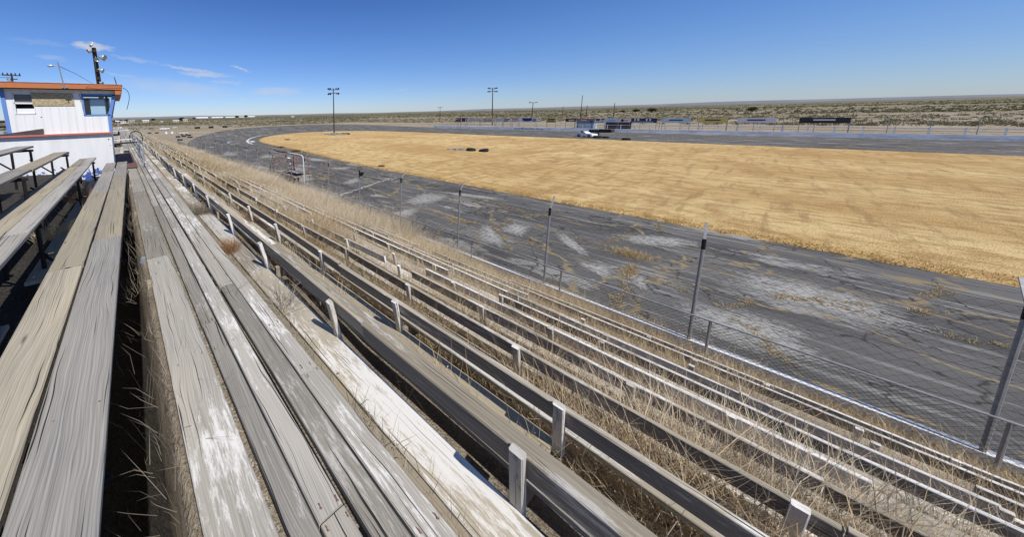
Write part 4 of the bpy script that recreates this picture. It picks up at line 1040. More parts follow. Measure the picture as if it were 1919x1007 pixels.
# litter and low weeds between the walkway and the upper rows
pts, hs = [], []
for _ in range(1500):
    c = random.choice((0, 0, 1, 1, 2))
    y = U(-4, 42); x = {0: 1.04+abs(rng.normal(0, .04)), 1: 2.0+rng.normal(0, .09)+random.choice((0, .85)), 2: .09+rng.normal(0, .025)}[c]
    if c < 2 and sin(y*1.1+c)+sin(y*.37) < .1: continue
    z = H-1.86 if c == 0 else H-2.34-.364*(x > 2.5) if c == 1 else H-1.88
    pts.append((x, y, z)); hs.append(U(.05, .20) if c == 0 else U(.10, .3) if c == 1 else U(.15, .42))
kind(tufts('plank_litter', pts, hs, MAT['greyweed'], blades=16, width=.0014, spread=.22, lean=1.1), 'stuff')

# pebbles and paint flakes
m = MB()
for _ in range(2600):
    c = random.choice((0, 0, 1, 2)); y = U(-3, 14) if U(0, 1) < .7 else U(0, 30)
    x = {0: .413+rng.normal(0, .012), 1: 1.05+abs(rng.normal(0, .05)), 2: U(1.95, 2.3)}[c]; z = {0: -1.775, 1: -1.92, 2: -2.29}[c]
    s_ = U(.005, .014); ctr = V(x, y, z)
    A = [ctr+Vector((U(-1, 1), U(-1, 1), U(-.2, .5)))*s_ for _ in range(4)]
    m.face([A[0], A[1], A[2]]); m.face([A[0], A[2], A[3]]); m.face([A[0], A[3], A[1]]); m.face([A[1], A[3], A[2]])
kind(m.build('grit', plain('grit', (.5, .46, .38), .9, 0, .6, 60)), 'stuff')
m = MB(); m.prism([V(.40, -4, -1.80), V(.435, -4, -1.80), V(.435, 26, -1.80), V(.40, 26, -1.80)], (0, 0, .02)); m.build('gap_filler', EARTH, ww)

def bush(name, lab, cat, c, h, mat, blades, lean, w, spread=.2, n=5, grp=None):
    p = [(rng.normal(0, spread*.25), rng.normal(0, spread*.4), 0) for _ in range(n)]
    o = tufts(name, p, [h*U(.8, 1.1) for _ in range(n)], mat, blades=blades//n, width=w, spread=spread, lean=lean); o.location = c
    return tag(o, lab, cat, grp)
bush('dry_bush', 'round rust-red dry weed growing at the edge of the walkway', 'weed', V(1.20, 4.3, -1.95), .26, MAT['redweed'], 420, 1.3, .0016, .14)
bush('dry_bush', 'dark grey dead weed mass beside the first row, past the rust-red one', 'weed', V(1.25, 6.5, -1.95), .26, MAT['greyweed'], 700, 1.6, .002, .22, 9)
bush('dry_bush', 'second grey dead weed in the gap below the first row', 'weed', V(2.15, 6.4, -2.35), .30, MAT['redweed'], 420, 1.3, .002, .2, 7)
bush('twiggy_weed', 'bare black-twigged weed lying across the walkway edge at the near end', 'weed', V(1.22, 2.65, -1.93), .34, MAT['greyweed'], 110, 1.7, .0022, .1, 3)
bush('twiggy_weed', 'thin dry sprig lying on the grey planks of the walkway', 'weed', V(.82, 2.9, -1.73), .22, MAT['greyweed'], 16, 2.2, .0013, .04, 1)
bush('dry_bush', 'straw tumbleweed wedged beneath the second bench', 'weed', V(-.98, 5.9, -1.72), .27, MAT['straw'], 380, 1.2, .0022, .18)
bush('dry_bush', 'golden dead weed under the far half of the second bench', 'weed', V(-.72, 8.3, -1.75), .38, MAT['redweed'], 520, 1.1, .003, .25, 7)
bush('dry_bush', 'grey ball of brambles in shade before the booth wall', 'weed', V(-.62, 10.8, -1.9), .36, MAT['greyweed'], 500, 1.2, .003, .28, 7)
bush('dry_bush', 'pale twigs under the third bench', 'weed', V(-1.3, 6.4, -1.66), .22, MAT['straw'], 120, 1.3, .002, .12)
bush('dry_bush', 'long dry stems reaching out beside the broad bench', 'weed', V(-.76, 7.0, -1.9), .55, MAT['straw'], 60, .9, .002, .1, 3)
m = MB(); m.lathe(V(.115, 4.45, -1.85), [(0, .075), (.04, .06), (.055, .0), (.045, -.05), (0, -.06)], 9); one(m, 'stone', plain('bluish_stone', (.22, .25, .29), .8, 0, .3, 20), 'smooth bluish stone in the gap beside the first walkway plank', 'stone', V(.115, 4.45, -1.9))

# rough tuft fringe round the infield, green shrubs and litter in it
pts, hs, cs = [], [], []
for i in range(n_in):
    a, b = inner[i], inner[(i+1) % n_in]
    L = (b-a).length; k = int(L*(9 if a.x < 40 and a.y < 60 else 3))
    for _ in range(k):
        f = U(0, 1); p = a.lerp(b, f); q = p.lerp(cI, abs(rng.normal(0, .006))) + Vector((U(-.12, .12), 0, 0)); pts.append((q.x, q.y, .0)); hs.append(U(.06, .22)*(1 if U(0, 1) < .9 else 1.7)); cs.append(U(0, .5))
kind(tufts('infield_fringe', pts, hs, MAT['gold'], blades=12, width=.012, spread=.4, lean=.9, col=cs), 'stuff')
pts, hs, cs = [], [], []
for _ in range(9000):
    u_ = U(0, 1); x = 25.6+58*u_**2; y = U(-20, 60) if U(0, 1) < .4 else U(-4, 30)
    pts.append((x, y, .06)); hs.append(U(.05, .14)); cs.append(U(.1, 1))
kind(tufts('infield_tufts', pts, hs, MAT['gold'], blades=10, width=.012, spread=.9, lean=1.1, col=cs), 'stuff')
for (x, y, s_, lab) in ((26.3, 26.5, .34, 'round grey-green shrub at the infield edge, nearest one'), (26.4, 48.3, .55, 'dark green shrub at the infield edge, past the flag stand'), (27.4, 56.5, .5, 'low olive shrub on the infield edge near the curve'), (38, 74, .5, 'small dark shrub inside the curve of the infield')):
    bush('shrub', lab, 'shrub', (x, y, .02), s_, MAT['sage'], 700, 1.1, .012, s_*.7, 9, 'shrubs at the infield edge')

# tyres, rubble and scraps on the infield
def tyre(name, lab, c, R, r, tilt, grp=None, rot=0, halfw=None):
    m = MB(); n1_, n2_ = 22, 10; hw = halfw or r
    Mx = Matrix.Rotation(rot, 3, 'Z') @ Matrix.Rotation(tilt, 3, 'X')
    def P(i, j):
        a, b = 2*pi*i/n1_, 2*pi*j/n2_; rr = R-r+r*(cos(b)*(1.0 if cos(b) < 0 else .92)); return Vector(c)+Mx @ Vector((cos(a)*rr, sin(a)*rr, hw*sin(b)))
    for i in range(n1_):
        for j in range(n2_): m.face([P(i, j), P(i+1, j), P(i+1, j+1), P(i, j+1)])
    return one(m, name, MAT['black'], lab, 'tyre', c, grp)
tyre('tyre', 'left of the two big black tyres lying in the golden infield', (47.6, 27.6, .30), .74, .26, .12, 'tyres in the infield')
tyre('tyre', 'right of the two big black tyres lying in the golden infield', (47.9, 25.7, .32), .74, .27, -.2, 'tyres in the infield', .5)
def rubble(lab, c, n, sp, mat, sz=.25, grp=None):
    m = MB()
    for _ in range(n):
        p = Vector(c)+Vector((rng.normal(0, sp), rng.normal(0, sp*1.3), sz*.2)); m.box(p, (U(.3, 1)*sz, U(.3, 1.6)*sz, U(.2, .8)*sz), U(0, 3))
    o = one(m, 'rubble', mat, lab, 'rubble', c, grp); o['kind'] = 'stuff'; return o
rubble('heap of pale broken concrete beside the two infield tyres', (47.3, 29.6, .12), 26, .55, MAT['conc'], .42)
rubble('broken pale slabs around the foot of the tall floodlight pole in the infield', (59.5, 80.5, .12), 30, 1.5, MAT['conc'], .8)
rubble('dark scraps right of the floodlight pole foot', (62.5, 81, .12), 14, 1.4, MAT['darkpole'], .8)
m = MB(); m.prism([(27.2, 72.2, .25), (28.2, 72.4, .3), (28.5, 75, .32), (27.6, 75.2, .25)], (0, 0, .08)); one(m, 'panel', MAT['white'], 'white panel lying inside the tip of the pale curb band', 'panel', (27.8, 73.5, .2))

# ------------------------------------------------------------------ light poles
def light_pole(name, lab, base, h, heads, lean=0, cross=1.6, r=.22):
    o = thing(name, lab, 'light pole', base); b = Vector(base); top = b+Vector((lean*.7, -lean, h))
    m = MB(); m.tube([b-Vector((0, 0, .3)), top], r, 8, True, r*.62); m.build('pole', MAT['darkpole'], o)
    d = Vector((cos(radians(-38)), sin(radians(-38)), 0))
    for lv in range(heads):
        z = h-.35-lv*1.1; m = MB(); c = b.lerp(top, z/h); m.board(c-d*cross, c+d*cross, .2, .2); m.build('crossarm', MAT['darkpole'], o)
        for k in (-1, -.62, .62, 1):
            aim = Vector((-.6+U(-.5, .5), -.5+U(-.5, .4), -.45)) if k > 0 else Vector((-.2+U(-.5, .5), .5, -.5))
            floodlight(o, c+d*cross*k+Vector((0, 0, .28 if lv == 0 else -.25)), aim, .33, mat=MAT['blacksteel'] if k != .62 else None)
    return o
light_pole('light_pole', 'tall dark floodlight pole standing in the infield before the far curve', (60.6, 83.3, 0), 15.3, 2, 0)
light_pole('light_pole', 'tall leaning floodlight pole behind the far banners, top crowded with lamps', (150, 77.0, 0), 17.6, 2, -.6, 1.9, .26)
light_pole('light_pole', 'short-looking distant pole with wide lamp arms right of the leaning one', (258.1, 103.8, .1), 12.6, 1, 0, 2.6, .32)
def simple_pole(name, lab, x, y, h, r, arm=0, grp=None):
    z = terrain(x, y); o = thing(name, lab, 'pole', (x, y, z), grp); m = MB(); m.tube([(x, y, z-.3), (x, y, z+h)], r, 6, True, r*.6); m.build('pole', MAT['darkpole'], o)
    if arm:
        m = MB(); m.box((x, y, z+h-.5), (arm, arm*.6, .25)); m.build('crossarm', MAT['darkpole'], o)
    return o
simple_pole('power_pole', 'thin crossarmed power pole alone left of the leaning floodlight pole', 200.5, 141.5, 10.9, .2, 3.4)
fl = simple_pole('flagpole', 'tall bare flagpole rising above the dark scoring shed', 157.8, 45.9, 12.2, .14)
fl.children[0].data.materials[0] = MAT['blacksteel']
simple_pole('power_pole', 'faint power pole on the skyline left of the flagpole', 394, 130, 10, .3, 0, 'far power poles')
simple_pole('power_pole', 'faint power pole on the skyline just right of the flagpole', 342, 95.6, 10, .3, 0, 'far power poles')
simple_pole('power_pole', 'faint power pole on the skyline farthest right of the flagpole', 337.8, 77, 11, .3, 0, 'far power poles')

# ------------------------------------------------------------------ far straight: wall, rail, banners, shed
t = Mt('far_wall_paint', .7); pos = t.n.new("ShaderNodeNewGeometry").outputs["Position"]
n_ = t.noise(t.coord(src=pos, scale=(1, .5, 2)), .8, 7, .75); t.col(t.mix(t.ramp(n_, [(.42, 0.), (.55, 1.)]), (.56, .57, .59), (.80, .80, .80)))
fwl = thing('track_wall', 'long low white wall across the far straight with worn blue-grey lettering', 'wall', (112.2, 30, 0))
for a, b in ((82, 27.2), (25.0, -46)):
    m = MB(); m.prism([(112.0, b, -.1), (112.4, b, -.1), (112.35, b, 1.0), (112.05, b, 1.0)], (0, a-b, 0)); m.build('wall', t.m, fwl)
m = MB(); m.prism([(112.1, 24.9, -.1), (112.5, 24.9, -.1), (112.45, 24.9, .9), (112.15, 24.9, .9)], (0, 2.3, 0)); m.build('wall', plain('tan_wall', (.40, .36, .28), .9, 0, .3), fwl)
tx = bpy.data.curves.new('wall_text', 'FONT'); tx.body = "Auto Racing Pro Shop"; tx.size = .95; tx.extrude = .004
to = bpy.data.objects.new('wall_lettering', tx); C.objects.link(to)
dg = bpy.context.evaluated_depsgraph_get(); me = bpy.data.meshes.new_from_object(to.evaluated_get(dg)); bpy.data.objects.remove(to)
lo = bpy.data.objects.new('lettering', me); C.objects.link(lo); lo.parent = fwl; lo.matrix_local = Matrix.Translation((-.18, 20.2, .22)) @ Matrix.Rotation(-pi/2, 4, 'Z') @ Matrix.Rotation(pi/2, 4, 'X')
me.materials.append(plain('faded_navy', (.07, .08, .14), .8))
fr_ = thing('rail_fence', 'white post-and-rail fence running above the far wall', 'fence', (112.7, 30, 0))
for k in range(47):
    y = 77.6-k*2.68; m = MB(); m.box((112.7, y, 1.05), (.13, .15, 2.1)); m.build('post', MAT['white'], fr_)
m = MB(); m.box((112.7, 16, 1.95), (.05, 124, .09)); m.build('rail', MAT['white'], fr_)
m = MB(); m.box((112.7, 16, 1.45), (.04, 124, .06)); m.build('rail', MAT['galv'], fr_)

BX = 132
def color(name, c): 
    return plain('banner_'+name, c, .7, 0, .12, 2)
NAVY, INK, YEL, RED, PB = color('navy', (.03, .035, .12)), color('ink', (.03, .03, .035)), color('yellow', (.62, .50, .14)), color('red', (.50, .09, .07)), color('pale_blue', (.45, .58, .68))
WH, GREY, PINK, BROWN, DBLUE = color('white', (.66, .66, .68)), color('grey', (.22, .24, .27)), color('pinkish', (.66, .60, .58)), color('brown', (.07, .05, .045)), color('deep_blue', (.05, .10, .26))
def text_mesh(body, size, mat, parent, y, z, x):
    tx = bpy.data.curves.new('t', 'FONT'); tx.body = body; tx.size = size; tx.extrude = .004
    to = bpy.data.objects.new('t', tx); C.objects.link(to); dg = bpy.context.evaluated_depsgraph_get()
    me = bpy.data.meshes.new_from_object(to.evaluated_get(dg)); bpy.data.objects.remove(to); me.materials.append(mat)
    lo = bpy.data.objects.new('lettering', me); C.objects.link(lo); lo.parent = parent; b = Vector(parent['_b'])
    lo.matrix_local = Matrix.Translation(Vector((x, y, z))-b) @ Matrix.Rotation(-pi/2, 4, 'Z') @ Matrix.Rotation(pi/2, 4, 'X')
def banner(lab, y0, y1, z0, z1, mat, marks=(), txts=()):
    """sheet facing the stands (y0 = left edge seen from the stands)"""
    o = thing('banner', lab, 'banner', (BX, (y0+y1)/2, 0), 'sponsor banners along the far pit fence')
    m = MB(); m.box((BX, (y0+y1)/2, (z0+z1)/2), (.05, y0-y1, z1-z0)); m.build('sheet', mat, o)
    for yy in (y0-.1, y1+.1):
        m = MB(); m.box((BX+.08, yy, z1/2), (.09, .09, z1)); m.build('post', MAT['galv'], o)
    for (kind_, ym, zm, a, b, mt) in marks:
        m = MB()
        if kind_ == 'o':
            P = [Vector((BX-.035, ym+a*cos(q), zm+b*sin(q))) for q in [2*pi*k/18 for k in range(18)]]; m.prism(P, (-.01, 0, 0))
        else: m.box((BX-.04, ym, zm), (.012, a, b))
        m.build('emblem', mt, o)
    for body, size, mt, yy, zz in txts: text_mesh(body, size, mt, o, yy, zz, BX-.06)
banner('maroon and dark banner at the left end of the far pit fence', 84.7, 82.0, 2.15, 3.85, color('maroon', (.16, .06, .08)), [('b', 84.2, 3.4, .5, .5, PINK), ('b', 83.0, 3.3, .7, .5, color('ochre', (.30, .22, .1)))])
banner('navy banner with a white slash near the left end of the pit fence', 81.7, 78.9, 2.15, 3.8, NAVY, [('b', 79.6, 2.9, .45, 1.2, WH)])
banner('plain grey-white banner between the navy and the orange-lettered ones', 78.5, 73.0, 2.3, 3.4, color('dull', (.42, .43, .46)))
banner('faded cream banner with broken orange lettering', 72.6, 66.7, 2.2, 3.7, color('cream', (.56, .50, .42)), [('b', 71, 3.3, 1.2, .25, RED), ('b', 68.8, 3.2, 1.6, .2, color('orange', (.5, .26, .1))), ('b', 69.6, 2.6, 3.4, .2, INK)])
banner('pale blue-white banner with a green stripe', 66.4, 63.6, 2.2, 3.5, color('ice', (.52, .58, .62)), [('b', 65, 3.1, 2, .15, color('green', (.1, .28, .16)))])
banner('white banner with navy block letters and a dark lower band', 63.4, 60.5, 2.2, 3.5, WH, [('b', 62, 3.15, 2.3, .32, NAVY), ('b', 62.4, 2.55, 1.9, .34, INK)])
banner('small banner with a row of red ticks', 60.2, 57.7, 2.2, 3.6, color('putty', (.48, .47, .44)), [('b', 59.9-k*.42, 3.3, .16, .45, RED) for k in range(5)])
banner('white banner with a navy winged badge and a grey disc', 57.5, 51.2, 2.1, 3.85, WH, [('o', 54.7, 3.0, 1.7, .62, NAVY), ('b', 55.9, 3.5, 1.0, .35, NAVY), ('b', 53.5, 3.5, 1.0, .35, NAVY), ('o', 52.2, 2.85, .75, .66, GREY)])
banner('yellow banner with lines of black lettering', 48.3, 45.3, 1.97, 3.5, YEL, [('b', 46.8, 3.15, 2.4, .35, INK), ('b', 46.9, 2.68, 2.2, .2, INK), ('b', 46.7, 2.28, 2.5, .24, INK)])
banner('black banner with small white lettering', 42.5, 39.6, 2.25, 3.3, INK, [('b', 40.8, 2.85, 1.7, .22, WH), ('b', 40.9, 2.5, 1.3, .12, WH)])
banner('white banner with a black oval and navy words', 34.4, 31.9, 1.95, 3.35, WH, [('o', 33.75, 2.95, .55, .36, INK), ('b', 32.5, 3.1, .9, .3, NAVY), ('b', 32.5, 2.7, .8, .2, GREY), ('b', 33.2, 2.2, 2.0, .16, NAVY)])
banner('pale sky-blue banner with faint blue script', 31.8, 28.9, 2.15, 3.32, PB, [('b', 30.3, 2.7, 1.7, .28, color('script', (.16, .34, .58)))])
banner('pinkish-white banner with a black and red crescent and black word', 28.8, 26.1, 2.15, 3.32, PINK, [('o', 27.9, 2.72, .32, .42, INK), ('o', 27.78, 2.66, .18, .22, PINK), ('b', 27.05, 2.7, 1.0, .22, RED)])
banner('navy and white lettered banner at the right end of the row', 25.9, 20.5, 2.0, 3.3, NAVY, [('b', 25.1, 2.9, .25, .7, WH), ('b', 24.4, 2.9, .5, .5, WH), ('b', 22.6, 2.9, .3, .7, WH), ('b', 21.9, 2.9, .3, .7, WH), ('b', 23.4, 2.25, 4.4, .18, PB)])
for i, (a, b, mt, lab) in enumerate(((19.5, 14.2, PB, 'washed pale banner beyond the navy lettered one'), (12.8, 8, YEL, 'second yellow banner, far right along the pit fence'), (6.5, 1, WH, 'blank white banner far right along the pit fence'), (-2, -8, INK, 'black banner farthest right along the pit fence'))):
    banner(lab, a, b, 2.1, 3.3, mt, [('b', (a+b)/2, 2.8, 2.6, .3, NAVY if mt is not INK else WH)])
m = MB(); m.box((BX+.4, 28.8, 1.6), (.12, 5.9, 1.15)); m.box((BX+.4, 28.8, .5), (.05, 5.9, 1.0))
one(m, 'screen_wall', BROWN, 'dark brown board screen below the blue and the pinkish banners', 'screen', (BX+.4, 28.8, 0))
m = MB(); m.box((BX+.6, 20, 1.0), (.03, 190, .05)); m.box((BX+.6, 20, 1.9), (.03, 190, .05))
fp2 = thing('pit_fence', 'long grey wire fence that carries the far banners', 'fence', (BX+.6, 20, 0))
for z in (1.0, 1.95, 3.2):
    m = MB(); m.box((BX+.6, 10, z), (.04, 190, .05)); m.build('rail', MAT['galv'], fp2)
for k in range(48):
    m = MB(); m.tube([(BX+.6, 104-k*4, 0), (BX+.6, 104-k*4, 3.3)], .05, 6); m.build('post', MAT['galv'], fp2)
sh = thing('scoring_shed', 'low dark shed with a maroon roof line and pale blue base behind the flagpole', 'shed', (BX+2.5, 37, 0))
m = MB(); m.box((BX+2, 37, 2.35), (4, 4.8, 1.3)); m.build('upper_wall', GREY, sh)
m = MB(); m.box((BX+1.6, 37, .85), (3.0, 4.6, 1.7)); m.build('lower_wall', PB, sh)
m = MB(); m.box((BX+2, 37, 3.1), (4.4, 5.1, .2)); m.build('roof', color('maroon_roof', (.22, .07, .08)), sh)
m = MB(); m.box((BX-.03, 37.4, 2.75), (.06, 1.6, .3)); m.build('window', WH, sh)
m = MB(); m.box((BX-.03, 35.4, 2.3), (.06, .8, .7)); m.build('window', DBLUE, sh)
for y0_ in (39.0, 37.3, 35.2):
    m = MB(); m.box((BX+.05, y0_, .85), (.1, .12, 1.7)); m.build('post', INK, sh)

def car(name, lab, c, rot, body, L=4.4, Wd=1.75, pickup=False, grp=None):
    o = thing(name, lab, 'pickup truck' if pickup else 'car', c, grp); R = Matrix.Rotation(rot, 4, 'Z'); T = Matrix.Translation(c)
    def X(v): return T @ R @ Vector(v)
    def ext(poly, w, nm, mt, y=0):
        m = MB(); P = [X((x, -w/2+y, z)) for x, z in poly]; m.prism(P, (R.to_3x3() @ Vector((0, w, 0)))); return m.build(nm, mt, o)
    h = L/2
    if pickup:
        ext([(-h, .45), (h, .45), (h, .95), (h-.1, 1.05), (h-1.2, 1.12), (-h, 1.10)], Wd, 'body', body)
        cb = ext([(-.2, 1.12), (h-1.25, 1.12), (h-1.9, 1.72), (.05, 1.72)], Wd*.86, 'cab', body)
        ext([(-.06, 1.18), (h-1.38, 1.18), (h-1.93, 1.64), (.12, 1.64)], Wd*.87, 'window', Mt('car_glass', .1, 0, .6).col((.02, .025, .03)).m)
    else:
        ext([(-h, .30), (h, .30), (h, .62), (h-.15, .78), (h-1.3, .88), (-h+.7, .92), (-h, .80)], Wd, 'body', body)
        ext([(-h+.7, .9), (h-1.35, .87), (h-2.0, 1.30), (-h+1.4, 1.32)], Wd*.8, 'cabin', body)
        ext([(-h+.9, .95), (h-1.55, .92), (h-2.05, 1.24), (-h+1.45, 1.25)], Wd*.81, 'window', Mt('car_glass', .1, 0, .6).col((.02, .025, .03)).m)
    for sx in (-h*.62, h*.62):
        for sy in (-1, 1):
            m = MB(); q = X((sx, sy*Wd*.46, .34)); m.lathe(q, [(0, -.1), (.30, -.1), (.34, -.06), (.34, .06), (.30, .1), (0, .1)], 14, R.to_3x3() @ Vector((0, 1, 0))); w_ = m.build('wheel', MAT['black'], o)
            m = MB(); m.lathe(q, [(0, -.11), (.17, -.105), (.17, .105), (0, .11)], 10, R.to_3x3() @ Vector((0, 1, 0))); m.build('hub', MAT['galv'], w_)
    return o
CW = Mt('white_car_paint', .3, 0, .5).col((.72, .73, .74)).m
tk = car('pickup_truck', 'white pickup truck parked on the dirt beyond the end of the stands', (24.0, 212.0, terrain(24, 212)+.0), radians(180), CW, 5.7, 1.95, True)
m = MB(); m.prism([(28.6, 210.9, .9), (31.2, 210.9, .9), (31.0, 210.9, 1.7), (28.9, 210.9, 1.7)], (0, 1.9, 0)); one(m, 'trailer_box', MAT['lamp'], 'small pale trailer box close behind the white pickup', 'trailer', (29.8, 212, 0))
# stock car shell by the far edge of the infield
cs_ = car('stock_car', 'white stock car with a black strip behind it at the far infield edge', (90.8, 25.0, .03), radians(-112), CW, 3.6, 1.7)
m = MB(); m.box((93.4, 24.4, .72), (.5, 2.0, .28)); m.tube([(93.4, 23.5, 0), (93.4, 23.5, .7)], .08, 6); m.tube([(93.4, 25.3, 0), (93.4, 25.3, .7)], .08, 6)
one(m, 'barrier', MAT['black'], 'black tyre rail just behind the white stock car', 'barrier', (93.4, 24.4, 0))
def tyre_pile(lab, x, y0_, y1_, h, grp):
    o = thing('tyre_barrier', lab, 'tyre barrier', (x, (y0_+y1_)/2, 0), grp); y = y0_; 
    while y > y1_:
        for k in range(max(1, int(h/.2))):
            m = MB(); m.lathe((x+U(-.05, .05), y, .02+k*.2), [(.16, 0), (.30, 0), (.33, .05), (.33, .14), (.30, .19), (.16, .19)], 12); m.build('tyre', MAT['black'], o)
        y -= .64
    return o
G_ = 'black tyre barriers around the track'
tyre_pile('low left end of the black tyre pile against the far wall', 109.5, 31.2, 29.4, .4, G_)
tyre_pile('long middle black tyre pile before the far wall', 109.3, 29.3, 27.2, .8, G_)
tyre_pile('tallest black tyre pile before the far wall, at its gap', 109.1, 27.1, 24.9, 1.0, G_)
tyre('tyre', 'black tractor tyre flat on the asphalt right of the white stock car', (89.2, 22.6, .25), .8, .25, 0, 'tyres by the stock car')
tyre('tyre', 'second black tyre lying beside the tractor tyre', (89.6, 21.3, .2), .6, .2, 0, 'tyres by the stock car')
tyre('tyre', 'lone black tyre at the far right infield edge', (86.5, 17.4, .2), .7, .2, 0)
for i, (x, y, w_) in enumerate(((41.9, 205, 3.1), (50.4, 205, 2.9), (59.3, 205, 2.7))):
    z = terrain(x, y); m = MB(); m.box((x, y, z+.75), (w_, .8, 1.1))
    for k in range(4): m.box((x-w_/2+.35+k*.75, y-.42, z+.75), (.06, .05, 1.12))
    m.box((x-w_*.3, y, z+.12), (.3, .8, .3)); m.box((x+w_*.3, y, z+.12), (.3, .8, .3))
    one(m, 'crash_block', MAT['black'], ('leftmost of three black blocks on the dirt beyond the curve', 'middle of three black blocks on the dirt beyond the curve', 'rightmost of three black blocks on the dirt beyond the curve')[i], 'barrier', (x, y, z), 'black blocks beyond the curve')
for i, (x, y) in enumerate(((16.0, 137.8), (18.0, 136.5))):
    m = MB(); m.box((x, y, 1.0), (.75, .75, .9)); m.tube([(x, y, 0), (x, y, .6)], .08, 6); one(m, 'white_board', MAT['white'], ('left one of two small white boards past the stands', 'right one of two small white boards past the stands')[i], 'board', (x, y, 0), 'two small white boards')
tr = thing('flat_trailer', 'flat trailer with white side rails past the end of the fence', 'trailer', (21, 131, 0))
m = MB(); m.box((21.3, 131, .95), (3.6, 1.8, .12)); m.build('bed', MAT['white'], tr)
for x in (19.6, 20.7, 21.8, 22.9):
    m = MB(); m.box((x, 130.2, .5), (.1, .1, .9)); m.build('stake', MAT['white'], tr)
for x in (20.6, 22.2):
    m = MB(); m.lathe((x, 130.2, .35), [(0, -.1), (.33, -.1), (.35, 0), (.33, .1), (0, .1)], 12, (0, 1, 0)); m.build('wheel', MAT['black'], tr)
for i, (x, y) in enumerate(((17.4, 118), (19.6, 120), (22.5, 126), (12.1, 165), (14.9, 162), (20.2, 112), (15.2, 100))):
    tyre('tyre', ('flat black tyre nearest the end of the fence', 'dark tyre just right of the fence end', 'dark tyre beside the flat trailer', 'dark tyre far left on the tan dirt', 'second dark tyre on the tan dirt', 'dark tyre at the track entry', 'dark tyre close by the stand end')[i], (x, y, .22), .85, .26, .1, 'tyres scattered past the stands', U(0, 3), .22)

# things a little left of the booth
cb = thing('scaffold', 'low grey steel scaffold and pale box seen past the left edge of the booth', 'scaffold', V(-5.2, 17.5, -1.6))
for z in (-.15, .05, -.75): 
    m = MB(); m.tube([V(-8.2, 17.5, z), V(-3.65, 17.5, z+.02)], .05, 6); m.build('rail', MAT['blacksteel'], cb)
for x in (-7.5, -6, -4.2):
    m = MB(); m.tube([V(x, 17.5, -1.6), V(x+.1, 17.5, .2)], .04, 6); m.build('post', MAT['blacksteel'], cb)
m = MB(); m.box(V(-5.2, 19, -.75), (2.2, 1.4, .8)); m.build('box', MAT['lamp'], cb)

# ------------------------------------------------------------------ houses, sheds, trees far off
def place(azd_, d): a = radians(azd_); x, y = d*sin(a), d*cos(a); return x, y, terrain(x, y)
def house(lab, azd_, d, w, dp, h, wall, roof, gable=True, grp=None):
    x, y, z = place(azd_, d); o = thing('house', lab, 'building', (x, y, z), grp); R = Matrix.Rotation(-radians(azd_)+U(-.3, .3), 3, 'Z'); c = Vector((x, y, z))
    def X(v): return c+R @ Vector(v)
    m = MB(); m.prism([X((-w/2, -dp/2, -1)), X((w/2, -dp/2, -1)), X((w/2, -dp/2, h)), X((-w/2, -dp/2, h))], R @ Vector((0, dp, 0))); m.build('wall', wall, o)
    m = MB(); rh = h+ (w*.05+.9)
    m.prism([X((-w/2-.4, -dp/2-.4, h+.02)), X((-w/2-.4, dp/2+.4, h+.02)), X((-w/2-.4, 0, rh))], R @ Vector((w+.8, 0, 0))); m.build('roof', roof, o)
    for k in range(max(2, int(w/7))):
        xx = -w/2+(k+.5)*w/max(2, int(w/7)); m = MB(); m.prism([X((xx-.6, -dp/2-.03, 1.0)), X((xx+.6, -dp/2-.03, 1.0)), X((xx+.6, -dp/2-.03, 2.1)), X((xx-.6, -dp/2-.03, 2.1))], R @ Vector((0, -.05, 0))); m.build('window', MAT['blacksteel'], o)
    return o
WR, TR, BW = color('metal_roof', (.72, .73, .74)), color('tan_roof', (.42, .35, .26)), color('beige_wall', (.55, .48, .33))
GH = 'buildings on the far plain'
house('beige house under the dark tree on the plain', 9.7, 620, 8, 6, 2.9, BW, TR, grp=GH)
house('long white shed left of the beige house', 8.3, 600, 9.5, 6, 2.0, color('off_white', (.52, .51, .48)), color('pale_roof', (.5, .5, .49)), grp=GH)
house('tiny white hut left of the long white shed', 6.1, 560, 3, 3, 1.8, color('off_white', (.52, .51, .48)), color('pale_roof', (.5, .5, .49)), grp=GH)
house('pale house on the plain above the white pickup', 3.8, 640, 10, 7, 2.6, color('pale_wall', (.5, .46, .42)), WR, grp=GH)
house('low pale building between the pickup and the booth', 1.9, 700, 12, 8, 2.6, color('dusty_wall', (.45, .4, .36)), TR, grp=GH)
house('small white house nearest the booth on the plain', .7, 620, 8, 6, 2.8, WH, TR, grp=GH)
for i, (a_, d, w_) in enumerate(((12.3, 1500, 46), (15.0, 1500, 40), (17.2, 1480, 34), (19.2, 1450, 22), (20.6, 1450, 36))):
    house(('leftmost long white warehouse on the horizon', 'second long white warehouse on the horizon', 'middle long white warehouse on the horizon', 'short white warehouse beside the dark trees on the horizon', 'rightmost bright white warehouse on the horizon')[i], a_, d, w_*1.25, 14, 2.6, color('warehouse', (.58, .58, .58)), WR, grp='warehouses on the horizon')
house('white speck of a house in the scrub left of the infield pole', 28.4, 900, 8, 6, 3, color('off_white', (.52, .51, .48)), color('pale_roof', (.5, .5, .49)), grp=GH)
DT = straw('dark_tree_leaf', (.025, .035, .018), (.05, .065, .03), (.08, .09, .045))
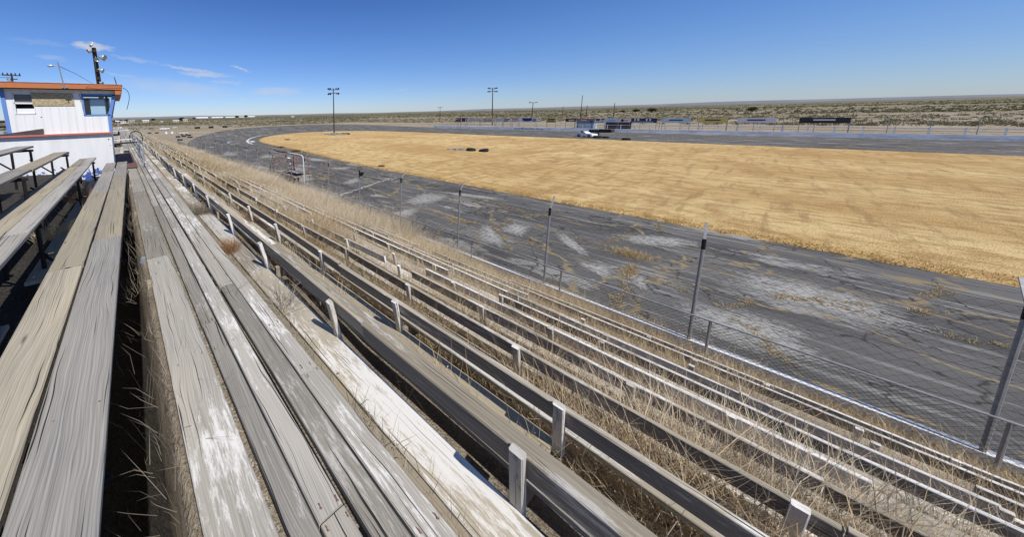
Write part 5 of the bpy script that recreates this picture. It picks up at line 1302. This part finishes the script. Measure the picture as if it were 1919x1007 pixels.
def ftree(lab, azd_, d, h, grp='dark trees on the plain'):
    x, y, z = place(azd_, d); o = thing('tree', lab, 'tree', (x, y, z), grp)
    m = MB(); m.tube([(x, y, z-.5), (x+.1, y, z+h*.5)], h*.045, 6, True, h*.02); m.build('trunk', MAT['darkpole'], o)
    n = 60; p = rng.normal(0, 1, (n, 3)); p /= np.linalg.norm(p, axis=1)[:, None]; p *= (rng.uniform(.3, 1, n)**.5)[:, None]*np.array([h*.42, h*.42, h*.34]); p[:, 2] += h*.42; p[:, 0] *= 1.25
    c = tufts('crown', p, np.full(n, h*.2), DT, blades=14, width=h*.03, spread=.6, lean=1.6, parent=o)
for lab, a_, d, h in (('round dark tree right behind the beige house', 9.2, 640, 8.5), ('dark tree clump left of the short white warehouse', 18.3, 1400, 12), ('dark tree right of the short white warehouse', 19.9, 1400, 13), ('dark tree by the low pale building', 1.3, 760, 7), ('dark tree nearest the booth on the plain', -.2, 640, 6.5), ('dark tree above the white notice board', .25, 690, 7), ('dark tree between the pale house and white hut', 4.9, 800, 7), ('dark tree at the right frame edge below the skyline', 79.2, 560, 5), ('second dark tree at the right frame edge', 80.6, 560, 6), ('low dark tree left of the two at the right edge', 78.0, 570, 3.5),
                   ('small dark tree left of the warehouses', 11.2, 1100, 8), ('dark tree far right on the slope', 88, 520, 5)): ftree(lab, a_, d, h)

# sagebrush over the plain (nobody could count it)
def scrub(name, N, r0_, r1_, hmin, hmax, blades, wfac, a0=-25, a1=112):
    pts, hs, ws_, cs = [], [], [], []
    while len(pts) < N:
        a = radians(U(a0, a1)); d = r0_*(r1_/r0_)**U(0, 1); x, y = d*sin(a), d*cos(a)
        if -12 < x < 176 and -110 < y < 195+.12*x: continue
        if x < 60 and y < 235+x*.1 and y > -50 and a > 0 and U(0, 1) < .97: continue
        if -30 < x < 3 and y < 100: continue
        nz = sin(x*.021+1)*sin(y*.017)+.6*sin(x*.05+y*.03)
        if nz < U(-1.3, .6): continue
        pts.append((x, y, terrain(x, y)-.03)); h = U(hmin, hmax); hs.append(h); ws_.append(h*wfac); cs.append(U(0, 1))
    o = tufts(name, pts, hs, MAT['sage'], blades=blades, width=np.array(ws_), spread=.34, lean=1.0, col=cs); kind(o, 'stuff')
scrub('sagebrush', 9000, 130, 430, .4, 1.1, 12, .11)
scrub('distant_sagebrush', 13000, 400, 1500, .9, 1.7, 5, .32)
pts, hs, cs = [], [], []
for _ in range(3500):
    a = radians(U(-8, 100)); d = U(112, 230); x, y = d*sin(a), d*cos(a)
    if x > 10 and y < 150 and x < 134 and y < 30+1.9*(134-x)*1 and math.hypot((x-66)/52, (y-70)/78) < 1: continue
    if -2 < y < 135 and x < 131: continue
    pts.append((x, y, terrain(x, y))); hs.append(U(.1, .35)); cs.append(U(0, 1))
kind(tufts('dirt_weeds', pts, hs, MAT['straw'], blades=9, width=.03, spread=.5, lean=1.0, col=cs), 'stuff')
